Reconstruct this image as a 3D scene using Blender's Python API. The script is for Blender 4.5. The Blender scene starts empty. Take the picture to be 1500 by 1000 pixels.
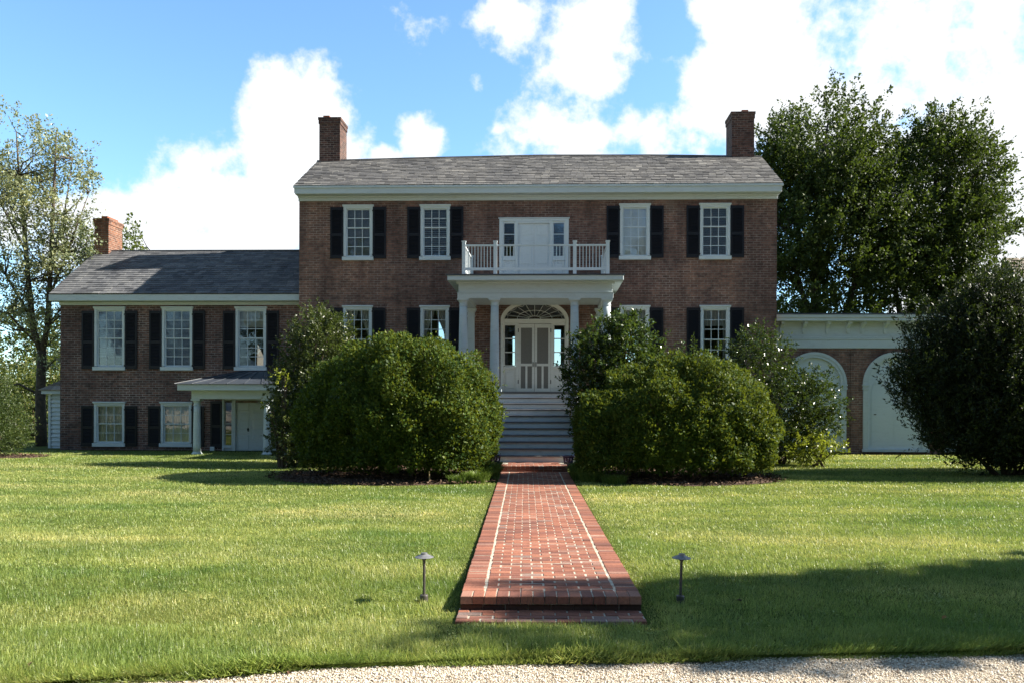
import bpy, math, random
import numpy as np
from mathutils import Vector

R = math.radians
rng = np.random.default_rng(7)
random.seed(7)
scene = bpy.context.scene
COL = scene.collection

# ------------------------------------------------------------------ camera
cam_d = bpy.data.cameras.new('camera')
cam = bpy.data.objects.new('camera', cam_d)
COL.objects.link(cam)
cam_d.sensor_width = 36.0
cam_d.lens = 28.8
cam_d.shift_x = -0.0124
cam_d.shift_y = 0.061
cam_d.clip_start = 0.1
cam_d.clip_end = 3000.0
cam.location = (0, 0, 1.83)
cam.rotation_euler = (R(90), -0.003, 0)
scene.camera = cam

# ------------------------------------------------------------------ light
SUN_EL, SUN_B = 35.0, 1.5           # elevation, degrees behind the house line
sdir = Vector((math.cos(R(SUN_EL)) * math.cos(R(SUN_B)), math.cos(R(SUN_EL)) * math.sin(R(SUN_B)), math.sin(R(SUN_EL))))
sun_d = bpy.data.lights.new('sun', 'SUN')
sun_d.energy = 5.0
sun_d.angle = R(0.53)
sun_d.color = (1.0, 0.93, 0.80)
sun = bpy.data.objects.new('sun', sun_d)
sun.rotation_euler = sdir.to_track_quat('Z', 'Y').to_euler()
sun.location = (60, 5, 50)
COL.objects.link(sun)

scene.view_settings.view_transform = 'Standard'
scene.view_settings.look = 'None'
scene.view_settings.exposure = 1.4
scene.view_settings.gamma = 1.0


def build_world():
    w = bpy.data.worlds.new('World')
    scene.world = w
    w.use_nodes = True
    nt = w.node_tree
    N, L = nt.nodes, nt.links
    N.clear()

    def nd(t, **kw):
        n = N.new(t)
        for k, v in kw.items():
            setattr(n, k, v)
        return n

    def math_(op, a, b=None, c=None):
        n = nd('ShaderNodeMath', operation=op)
        for i, v in enumerate((a, b, c)):
            if v is None:
                continue
            if isinstance(v, (int, float)):
                n.inputs[i].default_value = v
            else:
                L.new(v, n.inputs[i])
        return n.outputs[0]

    out = nd('ShaderNodeOutputWorld')
    bg = nd('ShaderNodeBackground')
    bg.inputs['Strength'].default_value = 0.05
    sky = nd('ShaderNodeTexSky')
    sky.sky_type = 'NISHITA'
    sky.sun_disc = False
    sky.sun_elevation = R(SUN_EL)
    sky.sun_rotation = R(90 - SUN_B)
    sky.air_density = 1.0
    sky.dust_density = 0.4
    sky.ozone_density = 1.6
    tc = nd('ShaderNodeTexCoord')
    no = nd('ShaderNodeTexNoise')
    no.inputs['Scale'].default_value = 5.5
    no.inputs['Detail'].default_value = 9.0
    no.inputs['Roughness'].default_value = 0.56
    L.new(tc.outputs['Generated'], no.inputs['Vector'])
    nf = nd('ShaderNodeTexNoise')
    nf.inputs['Scale'].default_value = 16.0
    nf.inputs['Detail'].default_value = 8.0
    nf.inputs['Roughness'].default_value = 0.62
    L.new(tc.outputs['Generated'], nf.inputs['Vector'])
    # cumulus banks: direction, half width, half height (all in the sky sphere)
    banks = [(-.40, .215, .135, .085, 1.0), (-.27, .225, .12, .065, .9), (-.285, .36, .055, .055, .95), (-.265, .29, .065, .09, 1.0),
             (-.20, .20, .12, .06, .9), (-.125, .315, .035, .035, .8), (-.17, .30, .035, .02, .7),
             (-.01, .47, .075, .05, .72), (.07, .44, .10, .085, .74), (.035, .33, .085, .06, .72), (.13, .295, .15, .055, 1.05), (.21, .32, .12, .055, .95),
             (.265, .48, .07, .06, .95), (.235, .40, .065, .055, .9), (.35, .345, .10, .05, .95), (.42, .41, .07, .05, .8), (.57, .43, .15, .11, 1.15),
             (.60, .27, .13, .14, 1.1), (.47, .30, .12, .06, 1.0), (-.385, .383, .020, .012, .45), (-.06, .385, .03, .035, .42), (-.035, .335, .035, .02, .45)]
    dens = None
    for (u, v, ru, rv, wgt) in banks:
        d = Vector((u, 1.0, v))
        ln = d.length
        d.normalize()
        s = nd('ShaderNodeVectorMath', operation='SUBTRACT')
        L.new(tc.outputs['Generated'], s.inputs[0])
        s.inputs[1].default_value = d
        m = nd('ShaderNodeVectorMath', operation='MULTIPLY')
        L.new(s.outputs[0], m.inputs[0])
        m.inputs[1].default_value = (ln / ru, ln / max(ru, rv), ln / rv)
        le = nd('ShaderNodeVectorMath', operation='LENGTH')
        L.new(m.outputs[0], le.inputs[0])
        f = math_('MULTIPLY_ADD', le.outputs['Value'], -1.0, 1.45 * wgt)
        dens = f if dens is None else math_('MAXIMUM', dens, f)
    # unseen clouds added behind the viewer and overhead, where no bank is laid out
    sep = nd('ShaderNodeSeparateXYZ')
    L.new(tc.outputs['Generated'], sep.inputs[0])
    back = math_('MULTIPLY_ADD', sep.outputs['Y'], -3.0, 1.3)
    back = math_('MINIMUM', back, 0.85)
    dens = math_('MAXIMUM', dens, back)
    over = math_('MINIMUM', math_('MULTIPLY_ADD', sep.outputs['Z'], 5.0, -2.15), 0.85)
    dens = math_('MAXIMUM', dens, over)
    n1 = math_('MULTIPLY_ADD', no.outputs['Fac'], 4.0, -2.0)
    n2 = math_('MULTIPLY_ADD', nf.outputs['Fac'], 2.2, -1.10)
    tot = math_('ADD', math_('MINIMUM', dens, 0.9), math_('ADD', n1, n2))
    mr = nd('ShaderNodeMapRange', interpolation_type='SMOOTHSTEP')
    mr.inputs['From Min'].default_value = 0.12
    mr.inputs['From Max'].default_value = 0.72
    L.new(tot, mr.inputs['Value'])
    # thicker cloud is a little bluer and greyer
    ng = nd('ShaderNodeTexNoise')
    ng.inputs['Scale'].default_value = 3.0
    ng.inputs['Detail'].default_value = 4.0
    mp = nd('ShaderNodeMapping')
    mp.inputs['Location'].default_value = (3.1, 0.4, 1.7)
    L.new(tc.outputs['Generated'], mp.inputs['Vector'])
    L.new(mp.outputs[0], ng.inputs['Vector'])
    cr = nd('ShaderNodeValToRGB')
    cr.color_ramp.elements[0].position = 0.30
    cr.color_ramp.elements[0].color = (5.6, 6.4, 7.8, 1)
    cr.color_ramp.elements[1].position = 0.43
    cr.color_ramp.elements[1].color = (8.6, 8.9, 9.2, 1)
    L.new(ng.outputs['Fac'], cr.inputs['Fac'])
    # unseen cloud behind and overhead, made dark to hold back ambient light
    hv = nd('ShaderNodeMapRange', interpolation_type='SMOOTHSTEP')
    hv.inputs['From Min'].default_value = 0.42
    hv.inputs['From Max'].default_value = 0.02
    L.new(sep.outputs['Y'], hv.inputs['Value'])
    hz = nd('ShaderNodeMapRange', interpolation_type='SMOOTHSTEP')
    hz.inputs['From Min'].default_value = 0.46
    hz.inputs['From Max'].default_value = 0.66
    L.new(sep.outputs['Z'], hz.inputs['Value'])
    dk = nd('ShaderNodeMix', data_type='RGBA')
    L.new(math_('MAXIMUM', hv.outputs['Result'], hz.outputs['Result']), dk.inputs['Factor'])
    L.new(cr.outputs['Color'], dk.inputs['A'])
    dk.inputs['B'].default_value = (1.10, 1.85, 2.75, 1)
    mx = nd('ShaderNodeMix', data_type='RGBA')
    L.new(mr.outputs['Result'], mx.inputs['Factor'])
    tint = nd('ShaderNodeMix', data_type='RGBA', blend_type='MULTIPLY')
    tint.inputs['Factor'].default_value = 1.0
    tint.inputs['B'].default_value = (1.68, 2.15, 2.45, 1)
    L.new(sky.outputs[0], tint.inputs['A'])
    L.new(tint.outputs['Result'], mx.inputs['A'])
    L.new(dk.outputs['Result'], mx.inputs['B'])
    L.new(mx.outputs['Result'], bg.inputs['Color'])
    L.new(bg.outputs[0], out.inputs['Surface'])


build_world()

# ------------------------------------------------------------------ materials


def mat_base(name):
    m = bpy.data.materials.new(name)
    m.use_nodes = True
    nt = m.node_tree
    p = nt.nodes['Principled BSDF']
    return m, nt, p


def _noise(nt, scale, detail=4.0, rough=0.55, coord='Object', vec=None):
    n = nt.nodes.new('ShaderNodeTexNoise')
    n.inputs['Scale'].default_value = scale
    n.inputs['Detail'].default_value = detail
    n.inputs['Roughness'].default_value = rough
    if vec is None:
        tc = nt.nodes.new('ShaderNodeTexCoord')
        vec = tc.outputs[coord]
    nt.links.new(vec, n.inputs['Vector'])
    return n.outputs['Fac']


def _ramp(nt, fac, stops):
    r = nt.nodes.new('ShaderNodeValToRGB')
    e = r.color_ramp.elements
    while len(e) < len(stops):
        e.new(0.5)
    for el, (p, c) in zip(e, stops):
        el.position = p
        el.color = (c[0], c[1], c[2], 1)
    nt.links.new(fac, r.inputs['Fac'])
    return r.outputs['Color']


def _mix(nt, fac, a, b, blend='MIX'):
    m = nt.nodes.new('ShaderNodeMix')
    m.data_type = 'RGBA'
    m.blend_type = blend
    for key, v in (('Factor', fac), ('A', a), ('B', b)):
        if isinstance(v, (int, float)):
            m.inputs[key].default_value = v
        elif isinstance(v, tuple):
            m.inputs[key].default_value = (v[0], v[1], v[2], 1)
        else:
            nt.links.new(v, m.inputs[key])
    return m.outputs['Result']


def _bump(nt, p, h, strength=0.3, dist=0.01):
    b = nt.nodes.new('ShaderNodeBump')
    b.inputs['Strength'].default_value = strength
    b.inputs['Distance'].default_value = dist
    nt.links.new(h, b.inputs['Height'])
    nt.links.new(b.outputs['Normal'], p.inputs['Normal'])


def paint(name, c, c2=None, rough=0.5, scale=6.0, bump=0.08, spec=0.4):
    m, nt, p = mat_base(name)
    c2 = c2 or tuple(v * 0.86 for v in c)
    f = _noise(nt, scale, 6.0, 0.65)
    col = _ramp(nt, f, [(0.32, c2), (0.62, c)])
    nt.links.new(col, p.inputs['Base Color'])
    p.inputs['Roughness'].default_value = rough
    p.inputs['Specular IOR Level'].default_value = spec
    _bump(nt, p, _noise(nt, 60.0, 3.0), bump, 0.004)
    return m


def weathered_white(name, c=(0.58, 0.645, 0.67), dirt=(0.42, 0.43, 0.40), amount=0.5):
    m, nt, p = mat_base(name)
    tc = nt.nodes.new('ShaderNodeTexCoord')
    mp = nt.nodes.new('ShaderNodeMapping')
    mp.inputs['Scale'].default_value = (2.5, 2.5, 9.0)
    nt.links.new(tc.outputs['Object'], mp.inputs['Vector'])
    f = _noise(nt, 1.6, 9.0, 0.72, vec=mp.outputs[0])
    col = _ramp(nt, f, [(0.28, tuple(a * (1 - amount) + b * amount for a, b in zip(c, dirt))), (0.47, c), (0.8, tuple(min(1, v * 1.05) for v in c))])
    f2 = _noise(nt, 22.0, 4.0, 0.6)
    spots = _ramp(nt, f2, [(0.24, (0.62, 0.62, 0.60)), (0.33, (1, 1, 1))])
    nt.links.new(_mix(nt, 1.0, col, spots, 'MULTIPLY'), p.inputs['Base Color'])
    p.inputs['Roughness'].default_value = 0.45
    _bump(nt, p, f2, 0.08, 0.004)
    return m


def brick_mat(name, c1, c2, mortar, w=0.22, h=0.076, ms=0.011, stain=True, pale=0.5):
    m, nt, p = mat_base(name)
    tc = nt.nodes.new('ShaderNodeTexCoord')
    sp = nt.nodes.new('ShaderNodeSeparateXYZ')
    nt.links.new(tc.outputs['Object'], sp.inputs[0])
    ad = nt.nodes.new('ShaderNodeMath')
    ad.operation = 'ADD'
    nt.links.new(sp.outputs['X'], ad.inputs[0])
    nt.links.new(sp.outputs['Y'], ad.inputs[1])
    cb = nt.nodes.new('ShaderNodeCombineXYZ')
    nt.links.new(ad.outputs[0], cb.inputs['X'])
    nt.links.new(sp.outputs['Z'], cb.inputs['Y'])
    bt = nt.nodes.new('ShaderNodeTexBrick')
    nt.links.new(cb.outputs[0], bt.inputs['Vector'])
    bt.inputs['Scale'].default_value = 1.0
    bt.inputs['Brick Width'].default_value = w
    bt.inputs['Row Height'].default_value = h
    bt.inputs['Mortar Size'].default_value = ms
    bt.inputs['Mortar Smooth'].default_value = 0.15
    bt.inputs['Bias'].default_value = 0.0
    bt.inputs['Color1'].default_value = (*c1, 1)
    bt.inputs['Color2'].default_value = (*c2, 1)
    # the mortar is fresh and pale in places, dark and weathered in others
    fm = _noise(nt, 0.8, 7.0, 0.7, vec=cb.outputs[0])
    mc = _ramp(nt, fm, [(0.40, tuple(v * 0.34 for v in mortar)), (0.60, tuple(v * 0.75 for v in mortar)), (0.72, mortar)])
    nt.links.new(mc, bt.inputs['Mortar'])
    col = bt.outputs['Color']
    f2 = _noise(nt, 7.0, 5.0, 0.7, vec=cb.outputs[0])
    col = _mix(nt, 1.0, col, _ramp(nt, f2, [(0.25, (0.50, 0.49, 0.50)), (0.75, (1.42, 1.38, 1.34))]), 'MULTIPLY')
    if stain:
        mp = nt.nodes.new('ShaderNodeMapping')
        mp.inputs['Scale'].default_value = (0.42, 0.30, 1.0)
        nt.links.new(cb.outputs[0], mp.inputs['Vector'])
        f3 = _noise(nt, 0.9, 6.0, 0.62, vec=mp.outputs[0])
        col = _mix(nt, 1.0, col, _ramp(nt, f3, [(0.28, (0.52, 0.49, 0.52)), (0.5, (1.0, 1.0, 1.0)), (0.74, (1.6, 1.48, 1.35))]), 'MULTIPLY')
        # rain streaks running down the wall
        ms2 = nt.nodes.new('ShaderNodeMapping')
        ms2.inputs['Scale'].default_value = (1.7, 0.16, 1.0)
        nt.links.new(cb.outputs[0], ms2.inputs['Vector'])
        f5 = _noise(nt, 1.0, 5.0, 0.6, vec=ms2.outputs[0])
        col = _mix(nt, 1.0, col, _ramp(nt, f5, [(0.32, (0.70, 0.69, 0.71)), (0.5, (1.0, 1.0, 1.0)), (0.70, (1.28, 1.24, 1.2))]), 'MULTIPLY')
        f4 = _noise(nt, 0.38, 7.0, 0.72, vec=cb.outputs[0])
        ms_ = nt.nodes.new('ShaderNodeMapRange')
        ms_.inputs['From Min'].default_value = 0.56
        ms_.inputs['From Max'].default_value = 0.80
        ms_.inputs['To Max'].default_value = pale
        nt.links.new(f4, ms_.inputs['Value'])
        col = _mix(nt, ms_.outputs[0], col, (0.36, 0.31, 0.27))
    nt.links.new(col, p.inputs['Base Color'])
    p.inputs['Roughness'].default_value = 0.88
    p.inputs['Specular IOR Level'].default_value = 0.25
    inv = nt.nodes.new('ShaderNodeMath')
    inv.operation = 'SUBTRACT'
    inv.inputs[0].default_value = 1.0
    nt.links.new(bt.outputs['Fac'], inv.inputs[1])
    _bump(nt, p, inv.outputs[0], 0.6, 0.008)
    return m


def island_mat(name, stops, rough=0.8, bump_scale=40.0, bump=0.3, spec=0.3, dist=0.006, large=None):
    """every piece (brick, slate, chip, stone) gets its own tone"""
    m, nt, p = mat_base(name)
    g = nt.nodes.new('ShaderNodeNewGeometry')
    col = _ramp(nt, g.outputs['Random Per Island'], stops)
    f = _noise(nt, bump_scale, 5.0, 0.65)
    col = _mix(nt, 1.0, col, _ramp(nt, f, [(0.25, (0.72, 0.72, 0.72)), (0.75, (1.2, 1.2, 1.2))]), 'MULTIPLY')
    if large:
        f2 = _noise(nt, large, 5.0, 0.6)
        col = _mix(nt, 1.0, col, _ramp(nt, f2, [(0.3, (0.70, 0.71, 0.74)), (0.7, (1.22, 1.20, 1.16))]), 'MULTIPLY')
    nt.links.new(col, p.inputs['Base Color'])
    p.inputs['Roughness'].default_value = rough
    p.inputs['Specular IOR Level'].default_value = spec
    _bump(nt, p, f, bump, dist)
    return m


def leaf_mat(name, stops, rough=0.45, trans=0.3, tint=(0.20, 0.30, 0.03), spec=0.5, patch=1.2):
    m, nt, p = mat_base(name)
    g = nt.nodes.new('ShaderNodeNewGeometry')
    col = _ramp(nt, g.outputs['Random Per Island'], stops)
    f = _noise(nt, patch, 3.0, 0.6, vec=g.outputs['Position'])
    col = _mix(nt, 1.0, col, _ramp(nt, f, [(0.3, (0.72, 0.80, 0.80)), (0.7, (1.25, 1.15, 1.0))]), 'MULTIPLY')
    nt.links.new(col, p.inputs['Base Color'])
    p.inputs['Roughness'].default_value = rough
    p.inputs['Specular IOR Level'].default_value = spec
    tr = nt.nodes.new('ShaderNodeBsdfTranslucent')
    nt.links.new(_mix(nt, 0.6, col, tint), tr.inputs['Color'])
    mx = nt.nodes.new('ShaderNodeMixShader')
    mx.inputs[0].default_value = trans
    nt.links.new(p.outputs[0], mx.inputs[1])
    nt.links.new(tr.outputs[0], mx.inputs[2])
    out = [n for n in nt.nodes if n.type == 'OUTPUT_MATERIAL'][0]
    nt.links.new(mx.outputs[0], out.inputs['Surface'])
    return m


def glass_mat():
    m, nt, p = mat_base('window_glass')
    out = [n for n in nt.nodes if n.type == 'OUTPUT_MATERIAL'][0]
    t = nt.nodes.new('ShaderNodeBsdfTransparent')
    t.inputs['Color'].default_value = (0.86, 0.90, 0.90, 1)
    g = nt.nodes.new('ShaderNodeBsdfGlossy')
    g.inputs['Roughness'].default_value = 0.02
    g.inputs['Color'].default_value = (0.9, 0.95, 1, 1)
    fr = nt.nodes.new('ShaderNodeFresnel')
    fr.inputs['IOR'].default_value = 1.52
    ma = nt.nodes.new('ShaderNodeMath')
    ma.operation = 'MULTIPLY_ADD'
    ma.inputs[1].default_value = 1.8
    ma.inputs[2].default_value = 0.02
    nt.links.new(fr.outputs[0], ma.inputs[0])
    bp = nt.nodes.new('ShaderNodeBump')
    bp.inputs['Strength'].default_value = 0.15
    bp.inputs['Distance'].default_value = 0.01
    nt.links.new(_noise(nt, 2.5, 2.0), bp.inputs['Height'])
    nt.links.new(bp.outputs[0], g.inputs['Normal'])
    mx = nt.nodes.new('ShaderNodeMixShader')
    nt.links.new(ma.outputs[0], mx.inputs[0])
    nt.links.new(t.outputs[0], mx.inputs[1])
    nt.links.new(g.outputs[0], mx.inputs[2])
    nt.links.new(mx.outputs[0], out.inputs['Surface'])
    return m


M = {}
M['brick'] = brick_mat('old_brick', (0.240, 0.132, 0.104), (0.140, 0.082, 0.069), (0.42, 0.34, 0.30))
M['brick_wing'] = brick_mat('wing_brick', (0.215, 0.115, 0.096), (0.100, 0.063, 0.058), (0.48, 0.41, 0.39), pale=0.35)
M['brick_chimney'] = brick_mat('chimney_brick', (0.25, 0.105, 0.062), (0.11, 0.050, 0.038), (0.46, 0.36, 0.29), stain=False)
M['brick_old_chimney'] = brick_mat('weathered_chimney_brick', (0.150, 0.076, 0.060), (0.055, 0.034, 0.033), (0.30, 0.24, 0.21), stain=False)
M['white'] = weathered_white('white_paint')
M['white_clean'] = weathered_white('white_window_paint', (0.65, 0.715, 0.745), (0.46, 0.5, 0.5), 0.3)
M['cream'] = weathered_white('cream_door_paint', (0.76, 0.755, 0.70), (0.5, 0.47, 0.4), 0.35)
M['tread'] = weathered_white('worn_tread_paint', (0.64, 0.70, 0.75), (0.34, 0.35, 0.36), 0.6)
M['grey_board'] = paint('grey_floor_paint', (0.16, 0.16, 0.16), rough=0.6)
M['grey_tread'] = paint('worn_grey_tread_paint', (0.15, 0.15, 0.16), (0.085, 0.085, 0.09), rough=0.6, scale=3.0)
M['shutter'] = paint('black_shutter_paint', (0.009, 0.009, 0.014), rough=0.45, spec=0.35)
M['glass'] = glass_mat()
M['screen'] = paint('grey_insect_screen', (0.22, 0.21, 0.19), rough=0.9, scale=30)
M['blind'] = paint('white_blind', (0.72, 0.72, 0.66), rough=0.6)
M['shade'] = paint('cream_window_shade', (0.80, 0.78, 0.68), rough=0.8)
M['curtain'] = paint('sheer_curtain', (0.62, 0.60, 0.54), rough=0.9)
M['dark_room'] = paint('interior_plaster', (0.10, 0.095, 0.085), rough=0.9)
M['metal_roof'] = paint('dark_standing_seam', (0.060, 0.070, 0.090), (0.035, 0.042, 0.055), rough=0.42, scale=2.0, spec=0.6)
M['bronze'] = paint('weathered_bronze', (0.085, 0.075, 0.066), (0.05, 0.044, 0.04), rough=0.5, scale=40.0, spec=0.5)
M['pewter'] = paint('lamp_hat_metal', (0.20, 0.20, 0.21), (0.13, 0.13, 0.14), rough=0.36, scale=30.0, spec=0.6)
M['iron'] = paint('black_iron', (0.02, 0.02, 0.02), rough=0.5)
M['slate'] = island_mat('roof_slate', [(0.0, (0.115, 0.113, 0.116)), (0.35, (0.150, 0.147, 0.149)), (0.7, (0.175, 0.171, 0.171)), (0.94, (0.205, 0.199, 0.195)), (1.0, (0.27, 0.262, 0.25))], rough=0.7, bump_scale=18.0, spec=0.3, large=0.9)
M['slate_wing'] = island_mat('wing_slate', [(0.0, (0.085, 0.088, 0.098)), (0.5, (0.135, 0.138, 0.150)), (1.0, (0.19, 0.192, 0.20))], rough=0.65, bump_scale=18.0, spec=0.3, large=0.9)
M['wood_shingle'] = island_mat('wood_shingle', [(0.0, (0.17, 0.14, 0.11)), (0.5, (0.30, 0.26, 0.22)), (1.0, (0.46, 0.41, 0.36))], rough=0.85, bump_scale=20)
M['path_brick'] = island_mat('path_brick', [(0.0, (0.19, 0.085, 0.066)), (0.12, (0.235, 0.098, 0.072)), (0.5, (0.300, 0.118, 0.078)), (0.86, (0.365, 0.152, 0.098)), (0.96, (0.33, 0.185, 0.145)), (1.0, (0.21, 0.155, 0.14))], rough=0.85, bump_scale=45.0, bump=0.5, large=1.3)
M['riser_brick'] = island_mat('shade_painted_riser_brick', [(0.0, (0.055, 0.030, 0.024)), (0.6, (0.095, 0.045, 0.032)), (1.0, (0.12, 0.07, 0.055))], rough=0.95, bump_scale=45.0, bump=0.5)  # shade of the front riser painted in as a darker brick colour
M['mortar'] = paint('pale_mortar', (0.58, 0.52, 0.43), (0.30, 0.25, 0.19), rough=0.95, scale=14.0, bump=0.5)
M['gravel'] = None
M['stone'] = island_mat('gravel_stone', [(0.0, (0.28, 0.20, 0.14)), (0.10, (0.50, 0.41, 0.31)), (0.5, (0.70, 0.61, 0.49)), (0.85, (0.82, 0.75, 0.65)), (1.0, (0.86, 0.82, 0.76))], rough=0.8, bump_scale=120.0)
M['mulch_chip'] = island_mat('mulch_chip', [(0.0, (0.035, 0.020, 0.014)), (0.6, (0.10, 0.058, 0.038)), (0.9, (0.19, 0.12, 0.082)), (1.0, (0.30, 0.21, 0.15))], rough=0.9, bump_scale=60.0)
M['boxwood'] = leaf_mat('boxwood_leaf', [(0.0, (0.022, 0.050, 0.011)), (0.5, (0.044, 0.084, 0.016)), (0.85, (0.082, 0.126, 0.023)), (1.0, (0.150, 0.180, 0.040))], rough=0.5, trans=0.26, tint=(0.28, 0.32, 0.02), patch=1.0, spec=0.14)
M['holly'] = leaf_mat('holly_leaf', [(0.0, (0.018, 0.034, 0.010)), (0.6, (0.034, 0.058, 0.014)), (1.0, (0.075, 0.105, 0.024))], rough=0.24, trans=0.15, spec=0.6)
M['camellia'] = leaf_mat('camellia_leaf', [(0.0, (0.020, 0.042, 0.012)), (0.6, (0.040, 0.072, 0.016)), (1.0, (0.085, 0.120, 0.028))], rough=0.22, trans=0.2, spec=0.6)
M['olive'] = leaf_mat('olive_shrub_leaf', [(0.0, (0.028, 0.042, 0.014)), (0.6, (0.050, 0.068, 0.020)), (1.0, (0.110, 0.125, 0.035))], rough=0.38, trans=0.2)
M['yew'] = leaf_mat('yew_needle', [(0.0, (0.008, 0.015, 0.007)), (0.6, (0.014, 0.026, 0.010)), (1.0, (0.036, 0.054, 0.017))], rough=0.5, trans=0.10, spec=0.3)
M['juniper'] = leaf_mat('juniper_needle', [(0.0, (0.022, 0.042, 0.012)), (0.6, (0.045, 0.075, 0.018)), (1.0, (0.10, 0.13, 0.03))], rough=0.5, trans=0.2)
M['maple'] = leaf_mat('maple_leaf', [(0.0, (0.022, 0.042, 0.010)), (0.5, (0.038, 0.066, 0.015)), (1.0, (0.072, 0.105, 0.024))], rough=0.55, trans=0.26, tint=(0.15, 0.22, 0.02), patch=0.5, spec=0.3)
M['poplar'] = leaf_mat('poplar_leaf', [(0.0, (0.15, 0.190, 0.10)), (0.5, (0.26, 0.305, 0.18)), (0.9, (0.37, 0.405, 0.26)), (1.0, (0.42, 0.42, 0.22))], rough=0.40, trans=0.35, tint=(0.30, 0.30, 0.08), patch=0.5)
M['walnut'] = leaf_mat('walnut_leaf', [(0.0, (0.04, 0.07, 0.012)), (1.0, (0.11, 0.14, 0.03))], rough=0.45, trans=0.35, tint=(0.3, 0.36, 0.04))
M['lime_leaf'] = leaf_mat('lime_leaf', [(0.0, (0.10, 0.15, 0.015)), (1.0, (0.26, 0.30, 0.03))], rough=0.4, trans=0.4, tint=(0.4, 0.45, 0.04))
M['liriope'] = leaf_mat('border_grass_leaf', [(0.0, (0.08, 0.14, 0.03)), (0.7, (0.15, 0.22, 0.05)), (1.0, (0.30, 0.36, 0.13))], rough=0.35, trans=0.3)
M['far_leaf'] = leaf_mat('far_leaf', [(0.0, (0.035, 0.055, 0.014)), (0.6, (0.075, 0.10, 0.022)), (1.0, (0.17, 0.17, 0.04))], rough=0.5, trans=0.3, patch=0.6)
M['bark'] = paint('grey_bark', (0.115, 0.090, 0.068), (0.050, 0.040, 0.032), rough=0.95, scale=8.0, bump=0.7)
M['bark_dark'] = paint('dark_bark', (0.060, 0.048, 0.038), (0.028, 0.023, 0.019), rough=0.95, scale=6.0, bump=0.7)
M['twig'] = paint('brown_twig', (0.085, 0.060, 0.040), rough=0.9, scale=10.0)
M['cut_stem'] = paint('pale_stem', (0.42, 0.30, 0.17), rough=0.8, scale=12.0)
M['glaze'] = paint('dark_blue_glaze', (0.012, 0.016, 0.085), (0.008, 0.010, 0.05), rough=0.18, spec=0.6)
M['glaze_white'] = paint('pale_blue_glaze', (0.45, 0.48, 0.62), rough=0.2)
M['terracotta'] = paint('terracotta', (0.30, 0.095, 0.045), (0.20, 0.065, 0.035), rough=0.85)
M['soil'] = paint('potting_soil', (0.03, 0.022, 0.016), rough=1.0)
M['leaf_brown'] = paint('dead_leaf_brown', (0.10, 0.050, 0.028), (0.05, 0.025, 0.016), rough=0.7, scale=40)
M['leaf_yellow'] = paint('dead_leaf_yellow', (0.50, 0.32, 0.03), rough=0.7, scale=40)
M['leaf_orange'] = paint('dead_leaf_orange', (0.36, 0.19, 0.06), rough=0.7, scale=40)
M['timber_dark'] = paint('dark_timber', (0.030, 0.024, 0.020), rough=0.9, scale=5)


def lawn_ground_mat():
    m, nt, p = mat_base('lawn_ground')
    g = nt.nodes.new('ShaderNodeNewGeometry')
    f = _noise(nt, 0.35, 5.0, 0.6, vec=g.outputs['Position'])
    col = _ramp(nt, f, [(0.3, (0.045, 0.070, 0.014)), (0.55, (0.085, 0.110, 0.020)), (0.75, (0.15, 0.145, 0.035))])
    f2 = _noise(nt, 38.0, 4.0, 0.7, vec=g.outputs['Position'])
    col = _mix(nt, 1.0, col, _ramp(nt, f2, [(0.3, (0.5, 0.5, 0.5)), (0.7, (1.3, 1.3, 1.3))]), 'MULTIPLY')
    nt.links.new(col, p.inputs['Base Color'])
    p.inputs['Roughness'].default_value = 1.0
    p.inputs['Specular IOR Level'].default_value = 0.1
    _bump(nt, p, f2, 0.6, 0.02)
    return m


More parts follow.
